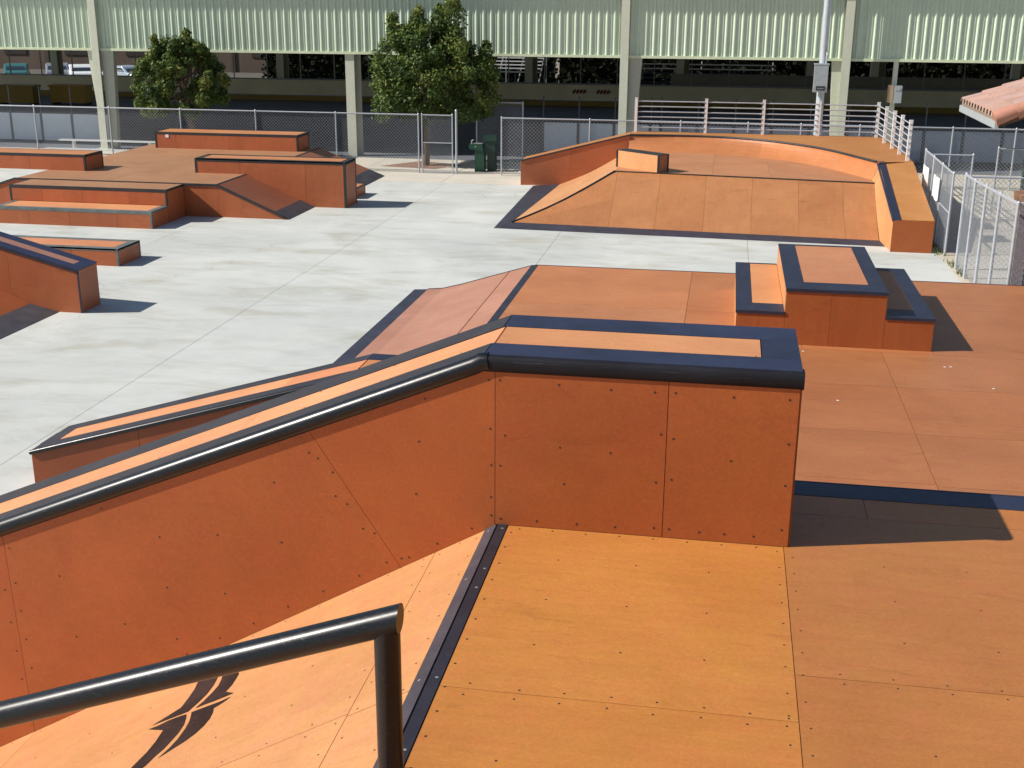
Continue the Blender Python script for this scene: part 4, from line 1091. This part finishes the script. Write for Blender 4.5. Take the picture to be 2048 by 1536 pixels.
# ------------------------------------------------------------------ concrete pillar with tile cap at right
pt = thing('block_pillar', 'grey block pillar with clay tile cap behind the fence at the right edge', 'pillar', (5.75, 23, 0))
mb = MB()
for k in range(8): mb.box((5.42+.0, 22.6, .21*k+.004), (6.3, 23.45, .21*(k+1)-.004), 0, jt(.06, .02))
mb.build('block_stack', PURPLE, pt)
mb = MB()
for j in range(5):
    y = 22.6+j*.2; mb.tube([(5.28, y, 1.74), (6.4, y, 1.86)], .09, 10, 0, jt(.12))
mb.build('tile_cap', plain('weathered_tile', (.20, .10, .06), .8, 0, .4, 8), pt, True)

# ------------------------------------------------------------------ kiosk with clay tile roof
ks = thing('tile_roof_kiosk', 'small shelter with a pink clay barrel tile roof at the upper right edge', 'shelter', (8, 31, 0))
mb = MB(); sl_x = .36
for row in range(7):
    for j in range(12):
        y = 28.95+j*.365
        x0 = 5.86+row*.47; L = .50
        t = jt(.10, .05); zb = 2.66+(x0-5.86)*sl_x+.03
        k = 7; vs_ = []
        for s_, rr in ((0, .165), (1, .135)):
            for a in range(k):
                an = math.pi*a/(k-1)
                vs_.append((x0+L*s_, y+math.cos(an)*rr, zb+math.sin(an)*rr*.75+L*s_*sl_x+(-.012*s_)))
        fs = [(a, a+1, k+a+1, k+a) for a in range(k-1)]
        mb.add(vs_, fs, 0, t)
        # front lip thickness and gap mortar
        mb.add([vs_[a] for a in range(k)]+[(vs_[a][0]+.001, y+(vs_[a][1]-y)*.82, zb+(vs_[a][2]-zb)*.82) for a in range(k)], [(a, k+a, k+a+1, a+1) for a in range(k-1)], 0, t)
        if row == 0: mb.disc((x0+.03, y, zb+.035), (-1, 0, 0), .07, 1, (1, 1, 1), 8)
mb.build('roof_tiles', [TILE, MORTAR], ks, False)
mb = MB(); mb.prism([(5.9, 28.75, 2.60), (9.3, 28.75, 2.60+3.4*sl_x), (9.3, 28.75, 2.66+3.4*sl_x), (5.9, 28.75, 2.66)], (0, 4.4, 0)); mb.build('roof_deck', plain('roof_board', (.22, .15, .11), .8), ks)
mb = MB()
for k in range(8):
    x0 = 5.84+k*.45; mb.tube([(x0, 28.72, 2.66+(x0-5.86)*sl_x), (x0+.5, 28.72, 2.70+(x0+.5-5.86)*sl_x)], [.17, .145], 12, 0, jt(.07, .03))
mb.build('rake_tile', plain('rake_clay', (.44, .20, .135), .7, 0, .12, 4), ks, True)
mb = MB(); mb.box((5.86, 28.7, 2.44), (5.94, 33.2, 2.60)); mb.build('fascia', BOXG, ks)
mb = MB()
for j in range(8): mb.bar((5.96, 29.0+j*.58, 2.50), (9.2, 29.0+j*.58, 2.50+3.24*sl_x), .05, .12)
mb.build('rafter', plain('rafter_wood', (.16, .09, .05), .8), ks)
for (x, y) in ((7.6, 29.1), (7.6, 32.8), (9.0, 29.1), (9.0, 32.8)):
    mb = MB(); mb.box((x-.08, y-.08, 0), (x+.08, y+.08, 2.50+(x-5.96)*sl_x)); mb.build('post', DGREEN, ks)

# ------------------------------------------------------------------ rink building
bd_ = thing('rink_building', 'long open sided rink building with pale green ribbed metal siding above', 'building', (-8, 40, 0))
ZS, ZE_ = 3.40, 6.9
WY = 39.8
mb = MB(); x = -60.0; prev = None; pts = []
while x < 45:
    pts += [(x, WY), (x+.036, WY-.042), (x+.066, WY-.042), (x+.10, WY), (x+.16, WY), (x+.192, WY-.014), (x+.204, WY)]
    x += .25
pts = [(px_+(0.0), py_) for px_, py_ in pts]
for i in range(len(pts)-1):
    (xa, ya), (xb, yb_) = pts[i], pts[i+1]
    mb.add([(xa, ya, ZS), (xb, yb_, ZS), (xb, yb_, ZE_), (xa, ya, ZE_)], [(0, 1, 2, 3)], 0, (1, 1, 1))
mb.build('siding', SIDING, bd_)
mb = MB(); mb.box((-60, WY-.055, ZS-.05), (45, WY+.03, ZS+.035)); mb.build('base_trim', plain('pale_trim', (.66, .72, .50), .5), bd_)
mb = MB(); mb.prism([(-60, WY-.70, ZE_+.1), (-60, 53, ZE_+1.6), (-60, 66.5, ZE_+.1), (-60, 66.5, ZE_), (-60, 53, ZE_+1.5), (-60, WY-.70, ZE_)], (105, 0, 0)); mb.build('roof', ROOFM, bd_)
mb = MB(); mb.box((-60, WY-.74, ZE_-.10), (45, WY-.70, ZE_+.12)); mb.build('gutter', CREAM, bd_)
for x in (-38.5, -21.52, -3.36, 3.50, 14.5, 25):
    mb = MB()
    mb.box((x-.13, WY-.165, 0), (x+.13, WY-.135, ZE_-.15)); mb.box((x-.012, WY-.135, 0), (x+.012, WY+.12, ZE_-.15))
    sgn = 1 if x > -10 and x < 0 else -1
    # tapered web plate behind; plates on the right have shade painted in
    if x == 3.50:
        mb.prism([(x-.42, WY+.06, ZS), (x-.10, WY+.06, ZS), (x-.10, WY+.06, 0), (x-.22, WY+.06, 0)], (0, .2, 0))
    elif x == -3.36:
        mb.prism([(x+.13, WY+.0, ZS), (x+.56, WY+.0, ZS), (x+.36, WY+.0, 0), (x+.13, WY+.0, 0)], (0, .22, 0), 0, (.72, .72, .72))
    else:
        mb.prism([(x-.42, WY+.06, ZS), (x-.13, WY+.06, ZS), (x-.13, WY+.06, .2)], (0, .2, 0)); mb.prism([(x+.13, WY+.0, ZS), (x+.58, WY+.0, ZS), (x+.42, WY+.0, 0), (x+.13, WY+.0, 0)], (0, .22, 0), 0, (.72, .72, .72))
    mb.box((x-.25, WY-.25, 0), (x+.35, WY+.2, .04))
    mb.build('column', CREAM, bd_)
for x in (-30, -12.5, 9.8):
    mb = MB(); mb.box((x-.17, WY+.02, 0), (x+.14, WY+.06, ZS)); mb.box((x-.02, WY+.06, 0), (x+.02, WY+.30, ZS)); mb.box((x-.17, WY+.30, 0), (x+.28, WY+.34, ZS), 0, (.7, .7, .7)); mb.build('column', CREAM, bd_)  # rear flange tinted darker, its shade put into the colour
mb = MB(); mb.box((5.02-.07, WY+.0, 0), (5.02+.07, WY+.12, ZS)); mb.build('column', CREAM, bd_)
for x in (-56, -45, -38, -30.2, -24.5, -18.2, -10.6, -2.6, 4, 7.2, 14, 22):
    mb = MB(); mb.box((x-.2, 65.2, 0), (x+.2, 65.5, ZE_)); mb.box((x+.2, 65.3, 0), (x+.45, 65.4, ZE_), 0, (.3, .25, .2)); mb.build('column', CREAM, bd_)
# meter boxes hanging on the thin column
mb = MB(); mb.box((4.83, WY-.12, 2.13), (5.0, WY-.004, 2.66)); o = mb.build('meter_box', TANP); solo(o, 'tan panel box on the thin building column', 'utility box')
mb = MB(); mb.box((5.02, WY-.16, 2.12), (5.25, WY-.004, 2.64)); mb.box((5.06, WY-.175, 2.5), (5.2, WY-.16, 2.58)); o = mb.build('meter_box', BOXG); solo(o, 'grey meter box next to the tan panel box', 'utility box')

# near rink boards
def boards(label, x0, x1, y, z0, z1, pan, step=1.22, posts_h=2.0, mat=WHITE):
    t = thing('rink_boards', label, 'rink boards', ((x0+x1)/2, y, 0))
    x = x0
    while x < x1-.2:
        mb = MB(); mb.box((x+.03, y, z0), (min(x+step, x1)-.07, y+.03, z1)); mb.build('panel', mat, t); x += step
    mb = MB(); mb.box((x0, y+.03, z0-.02), (x1, y+.12, z1+.04)); mb.build('backing', DARKW, t)
    mb = MB(); x = x0
    while x <= x1+.01: mb.box((x-.05, y-.02, 0), (x+.03, y+.028, z1+.05)); mb.box((x-.02, y+.0, z1+.05), (x+.02, y+.03, posts_h)); x += step
    mb.build('upright', plain('grey_upright', (.09, .10, .12), .6), t)
    return t
boards('white rink boards left of the leaning column at the left edge', -33.4, -22.0, 41.4, .06, 1.02, 8)
boards('white rink boards under the siding left of the middle column', -6.2, -2.2, 41.4, .15, 1.12, 3)
boards('grey white rink boards behind the railing and right ramp fence', -2.2, 22, 41.5, .15, 1.12, 3, mat=plain('shaded_panel', (.30, .34, .42), .5))
# far boards
fbd = thing('rink_boards', 'long beige far side rink boards with a yellow base stripe', 'rink boards', (-10, 61.5, 0))
mb = MB(); mb.box((-44, 61.5, .28), (30, 61.62, 1.05)); mb.build('panel', plain('far_beige', (.80, .76, .58), .6, 0, .1, .6), fbd)
mb = MB(); mb.box((-44, 61.47, .0), (30, 61.5, .25)); mb.build('kick_strip', YELLOW, fbd)
mb = MB(); mb.box((-44, 61.46, 1.05), (30, 61.64, 1.10)); mb.build('cap_rail', plain('cap_grey', (.25, .26, .28), .5), fbd)
mb = MB(); x = -44
while x < 30: mb.box((x, 61.55, 1.1), (x+.05, 61.6, 2.6)); x += 1.83
mb.build('glass_post', plain('post_grey', (.30, .30, .30), .5), fbd)
mb = MB()
for x in (-7.75, -6.55):
    for i in range(4): mb.prism([(x+i*.17, 61.46, .62), (x+i*.17+.10, 61.46, .62), (x+i*.17+.19, 61.46, .82), (x+i*.17+.08, 61.46, .82)], (0, -.006, 0))
    mb.box((x-.02, 61.452, .69), (x+.75, 61.456, .74))
mb.build('red_marking', REDP, fbd)
# second low board run in the back (seating wall)
mb = MB(); mb.box((-3, 64.2, 0), (16, 64.3, 1.5)); o = mb.build('low_wall', plain('dim_wall', (.24, .23, .20), .8)); solo(o, 'dim grey low wall at the back of the rink behind the far boards', 'wall')
# bleachers far side
def bleacher(label, x0, x1, y, z0, rows, dz, mat):
    t = thing('bleacher', label, 'bleacher', ((x0+x1)/2, y, 0))
    for r_ in range(rows):
        mb = MB(); mb.box((x0, y+r_*.45, z0+dz*r_), (x1, y+.25+r_*.45, z0+dz*r_+.05)); mb.build('bench_plank', mat, t)
    mb = MB()
    for x in (x0+.15, (x0+x1)/2, x1-.15):
        mb.bar((x, y, 0), (x, y+rows*.45, z0+dz*rows-.06), .06, .06)
        mb.box((x-.03, y+rows*.45-.3, 0), (x+.03, y+rows*.45-.24, z0+dz*(rows-1)))
        mb.box((x-.03, y, 0), (x+.03, y+.06, z0))
    mb.build('frame', plain('bleacher_frame', (.2, .21, .22), .5, .3), t)
    return t
bleacher('bright aluminium bleacher seen beyond the rink right of the bigger tree', -13.2, -10.5, 68.2, 1.2, 9, .17, ALU)
bleacher('dark bleacher at the far side of the rink behind the railing', -5.6, 2.4, 66.8, .6, 6, .22, DARKW)
# low benches behind the left fence
for (x0, x1, y, z, lab) in ((-22.55, -17.0, 37.5, .27, 'lower front aluminium bench plank behind the left fence'), (-22.35, -15.8, 38.1, .50, 'upper rear aluminium bench plank behind the left fence')):
    t = thing('bench', lab, 'bench', ((x0+x1)/2, y, 0))
    mb = MB(); mb.box((x0, y, z-.04), (x1, y+.24, z)); mb.build('seat', ALU, t)
    for xx in (x0+.5, (x0+x1)/2, x1-.5):
        mb = MB(); mb.box((xx-.03, y+.05, 0), (xx+.03, y+.2, z-.04)); mb.box((xx-.2, y+.08, .0), (xx+.2, y+.14, .03)); mb.build('leg', ALU, t)

# ------------------------------------------------------------------ light pole
lpole = thing('light_pole', 'tall grey light pole with an electrical box rising behind the railing', 'light pole', (2.78, 39.2, 0))
mb = MB(); mb.tube([(2.78, 39.2, 0), (2.76, 39.2, 8.5)], [.125, .095], 16); mb.build('shaft', plain('pole_grey', (.50, .54, .58), .4, .2), lpole, True)
mb = MB(); mb.box((2.52, 38.86, 2.46), (2.93, 39.07, 3.30)); mb.box((2.50, 38.85, 3.27), (2.95, 39.08, 3.31)); eb = mb.build('electrical_box', BOXG, lpole)
mb = MB(); mb.box((2.60, 38.845, 2.52), (2.86, 38.862, 2.64)); mb.build('label_plate', LABELM, eb)
mb = MB(); mb.box((2.62, 38.840, 2.575), (2.84, 38.846, 2.588)); mb.box((2.65, 38.840, 2.552), (2.81, 38.846, 2.560)); mb.build('label_print', BOXG, eb)
mb = MB(); mb.tube([(2.86, 39.02, 3.3), (2.86, 39.05, 3.55), (2.84, 39.12, 3.7)], .025, 8); mb.build('conduit', GALV, lpole, True)
mb = MB(); mb.box((2.3, 39.0, 8.3), (3.3, 39.4, 8.5)); mb.build('lamp_head', BOXG, lpole)

# ------------------------------------------------------------------ drinking fountain
df = thing('drinking_fountain', 'dark green drinking fountain with low and high basins behind the fence opening', 'drinking fountain', (-7.55, 37.0, 0))
mb = MB()
mb.prism([(-7.66, 36.85, 0), (-7.36, 36.85, 0), (-7.36, 36.85, .62), (-7.42, 36.85, .72), (-7.66, 36.85, .72)], (0, .3, 0)); mb.build('pedestal', GREEN, df)
mb = MB(); mb.prism([(-7.80, 36.80, .70), (-7.40, 36.80, .66), (-7.40, 36.80, .86), (-7.80, 36.80, .86), (-7.84, 36.80, .78)], (0, .38, 0)); mb.build('basin', GREEN, df)
mb = MB(); mb.tube([(-7.78, 37.0, .86), (-7.78, 37.0, .93), (-7.72, 37.0, .96)], .022, 8); mb.box((-7.68, 36.84, .862), (-7.44, 37.1, .868)); mb.disc((-7.62, 36.797, .78), (0, -1, 0), .02); mb.build('spout', SCREWL, df)
mb = MB(); mb.prism([(-7.30, 37.05, 0), (-7.05, 37.05, 0), (-7.05, 37.05, 1.0), (-7.30, 37.05, 1.0)], (0, .3, 0)); mb.prism([(-7.42, 37.0, .94), (-7.0, 37.0, .94), (-7.0, 37.0, 1.12), (-7.42, 37.0, 1.12)], (0, .38, 0)); mb.build('tall_basin', plain('darker_green', (.008, .04, .025), .4), df)

# ------------------------------------------------------------------ trees
def tree(label, bx_, by_, cz_, rx, ry, rz, top, nclump, nleaf, trunk_h, seed, spikes, lean=0):
    rnd = random.Random(seed)
    t = thing('tree', label, 'tree', (bx_, by_, 0))
    cx_, cyy = bx_+lean, by_
    mb = MB(); clumps = []
    for i in range(nclump):
        for _ in range(40):
            u = rnd.uniform(-1, 1); v = rnd.uniform(-1, 1); w_ = rnd.uniform(-1, 1)
            rr = math.sqrt(u*u+v*v+w_*w_)
            if .35 < rr < 1: break
        w_ = rnd.uniform(-1, 1)
        s_ = math.sqrt(max(.02, 1-((w_+.42)/1.46)**2)) if w_ > -.42 else 1-.22*((-.42-w_)/.58)**2
        al = rnd.uniform(0, 6.283); rd = math.sqrt(rnd.uniform(.22, 1))
        u, v = math.cos(al)*rd, math.sin(al)*rd
        p = Vector((cx_+u*rx*s_, cyy+v*ry*s_, cz_+w_*rz)); clumps.append((p, rnd.uniform(.20, .36)*rx/2.0))
    for (sx, sz, r_) in spikes:
        for k in range(4): clumps.append((Vector((cx_+sx+rnd.uniform(-.05, .05), cyy+rnd.uniform(-.3, .2), sz-k*.2)), r_*(.55+.22*k)))
    for p, r_ in clumps:
        base_t = rnd.uniform(.10, .62)
        if rnd.random() < .14: base_t += .2
        for k in range(nleaf):
            d = Vector((rnd.gauss(0, 1), rnd.gauss(0, 1), rnd.gauss(0, 1))).normalized()
            q = p+d*r_*rnd.uniform(.45, 1.05)*Vector((1, 1, 1)).length/1.732
            nn = (d+Vector((rnd.gauss(0, .6), rnd.gauss(0, .6), rnd.gauss(0, .6)+.3))).normalized()
            a = nn.orthogonal().normalized(); a.rotate(Quaternion(nn, rnd.uniform(0, 6.28))); b = nn.cross(a)
            l = rnd.uniform(.042, .075); wd = l*.5
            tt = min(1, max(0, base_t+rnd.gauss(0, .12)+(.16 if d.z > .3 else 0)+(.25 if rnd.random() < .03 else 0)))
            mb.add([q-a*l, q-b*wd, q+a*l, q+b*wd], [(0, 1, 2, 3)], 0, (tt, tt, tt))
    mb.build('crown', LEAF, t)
    mb = MB()
    mb.tube([(bx_, by_, -.02), (bx_+.03, by_, trunk_h*.5), (bx_+lean*.3, by_, trunk_h), (cx_, cyy, cz_+rz*.5)], [.13, .10, .085, .03], 10)
    for i in range(14):
        z0 = rnd.uniform(trunk_h*.8, cz_+.2); p, r_ = clumps[rnd.randrange(nclump)]
        x0 = bx_+lean*min(1, z0/cz_)
        mid = Vector((x0, by_, z0)).lerp(p, .55)+Vector((0, 0, .12))
        mb.tube([(x0, by_, z0), mid, p], [.05, .03, .012], 6)
    mb.build('trunk', BARK, t, True)
    return t
tree('big bushy green tree behind the gate, in front of the green siding', -9.5, 38.0, 2.97, 2.12, 1.3, 1.36, 5.1, 205, 175, 1.25, 5,
     [(-1.15, 4.55, .34), (-.35, 4.75, .34), (.75, 5.08, .42), (.30, 4.8, .40), (1.75, 3.75, .3)], lean=.22)
tree('smaller dark green tree behind the left fence', -17.3, 38.0, 2.62, 1.58, 1.2, 1.12, 4.0, 130, 175, 1.2, 9,
     [(-.62, 3.85, .24), (.36, 4.02, .28), (-.1, 3.6, .3)], lean=-.45)

# ------------------------------------------------------------------ far background
mb = MB(); mb.box((-160, 105, -1.34), (-30, 113, 7.5))
for x in range(-158, -34, 6):
    mb.box((x, 104.9, -1.3), (x+.4, 105, 7.5), 0, (.7, .7, .7))
    mb.box((x+2, 104.93, 0), (x+4.2, 105, 1.4), 0, (.3, .33, .38))
solo(mb.build('warehouse', BROWNW), 'long brown building far behind the parking lot at the left', 'building')
def hedge(label, x0, x1, y, h, n, seed):
    rnd = random.Random(seed); mb = MB()
    mb.box((x0+.3, y+.3, -1.33), (x1-.3, y+1.5, h-.4), 0, (.6, .6, .6))
    for i in range(n):
        p = Vector((rnd.uniform(x0, x1), y+rnd.uniform(-.1, .5), rnd.uniform(-1.2, h))); r_ = rnd.uniform(.07, .16)
        if rnd.random() < .4: p.y += rnd.uniform(0, 1.2); p.z = h-rnd.uniform(0, .3)
        nn = Vector((rnd.gauss(0, 1), -1+rnd.gauss(0, .7), rnd.gauss(.4, .8))).normalized(); a = nn.orthogonal().normalized(); b = nn.cross(a)
        mb.add([p-a*r_, p-b*r_, p+a*r_, p+b*r_], [(0, 1, 2, 3)], 0, (rnd.uniform(.7, 1.25),)*3)
    solo(mb.build('hedge', HEDGE), label, 'hedge')
hedge('dark clipped hedge far behind the rink, seen past the trees', -31, -11, 79, 3.6, 9000, 3)
hedge('dark hedge far behind the rink, seen past the railing', -10.5, 34, 74, 4.2, 16000, 4)
mb = MB()
mb.prism([(-36, 63.4, 0), (-33.2, 63.4, 0), (-33.2, 63.4, 1.0), (-36, 63.4, 1.0)], (0, .1, 0)); mb.prism([(-31.8, 63.4, .0), (-29.0, 63.4, 0), (-29.0, 63.4, 1.1), (-31.8, 63.4, 1.1)], (0, .1, 0))
# cars
def car_proto(label, paint, loc, rz, van=False):
    t = thing('parked_car', label, 'car', (0, 0, 0), 'cars parked in the lot beyond the rink')
    h = 1.75 if van else 1.42
    prof_ = [(-2.2, .35), (-2.2, .75), (-2.05, .92), (-1.5, 1.0), (-.95, h), (.75, h), (1.35, 1.0) if not van else (1.9, 1.1), (2.15, .85), (2.2, .35)]
    mb = MB(); mb.prism([(x, -.85, z) for x, z in prof_], (0, 1.7, 0)); o = mb.build('body', paint, t)
    bv = o.modifiers.new('b', 'BEVEL'); bv.width = .09; bv.segments = 2
    mb = MB()
    for s_ in (-.862, .856): mb.prism([(-1.30, s_, 1.04), (-.88, s_, h-.1), (.68, s_, h-.1), (1.12, s_, 1.04)], (0, .006, 0))
    for (xa, za, xb, zb_) in ((-1.52, 1.02, -.98, h-.04), (1.36, 1.03, .80, h-.04)):
        mb.add([(xa, -.7, za), (xa, .7, za), (xb, .62, zb_), (xb, -.62, zb_)], [(0, 1, 2, 3)])
    mb.build('window', GLASS, t)
    for x in (-1.35, 1.35):
        for y in (-.8, .8):
            mb = MB(); mb.tube([(x, y-.1, .33), (x, y+.1, .33)], .33, 14); wh = mb.build('wheel', plain('tyre', (.02, .02, .02), .8), t)
    t.location = loc; t.rotation_euler = (0, 0, rz)
    return t
GLASS = plain('car_glass', (.03, .04, .05), .08, 0, .05, spec=1)
car_proto('dark teal car parked left of the others beyond the rink', plain('teal_paint', (.05, .16, .16), .25), (-54.8, 88.5, -1.32), math.radians(119))
car_proto('silver car parked between the teal and the white car', plain('silver_paint', (.40, .43, .47), .25, .5), (-52.2, 90, -1.32), math.radians(119))
car_proto('white van like car parked by the leaning column', plain('white_paint', (.75, .77, .78), .3), (-49.4, 88.5, -1.32), math.radians(121), False)
car_proto('pale blue car parked right of the leaning column', plain('pale_blue_paint', (.45, .52, .60), .25, .3), (-45.5, 88, -1.32), math.radians(150))
# yellow crates / dumpsters near left
for (x, y, c, lab) in ((-34.6, 55.5, YELLOW, 'yellow padded bench box at the left edge inside the rink'), (-32.2, 56.2, plain('ochre', (.42, .26, .05), .7), 'ochre bench box beside the yellow one inside the rink')):
    t = thing('bench_box', lab, 'box', (x, y, 0))
    mb = MB(); mb.box((x-.95, y, .1), (x+.95, y+.7, .85)); mb.build('body', c, t)
    mb = MB(); mb.box((x-1.0, y-.05, .85), (x+1.0, y+.75, .95)); mb.build('lid', c, t)
    mb = MB(); mb.box((x-.9, y+.05, 0), (x-.75, y+.65, .1)); mb.box((x+.75, y+.05, 0), (x+.9, y+.65, .1)); mb.build('runner', DARKW, t)
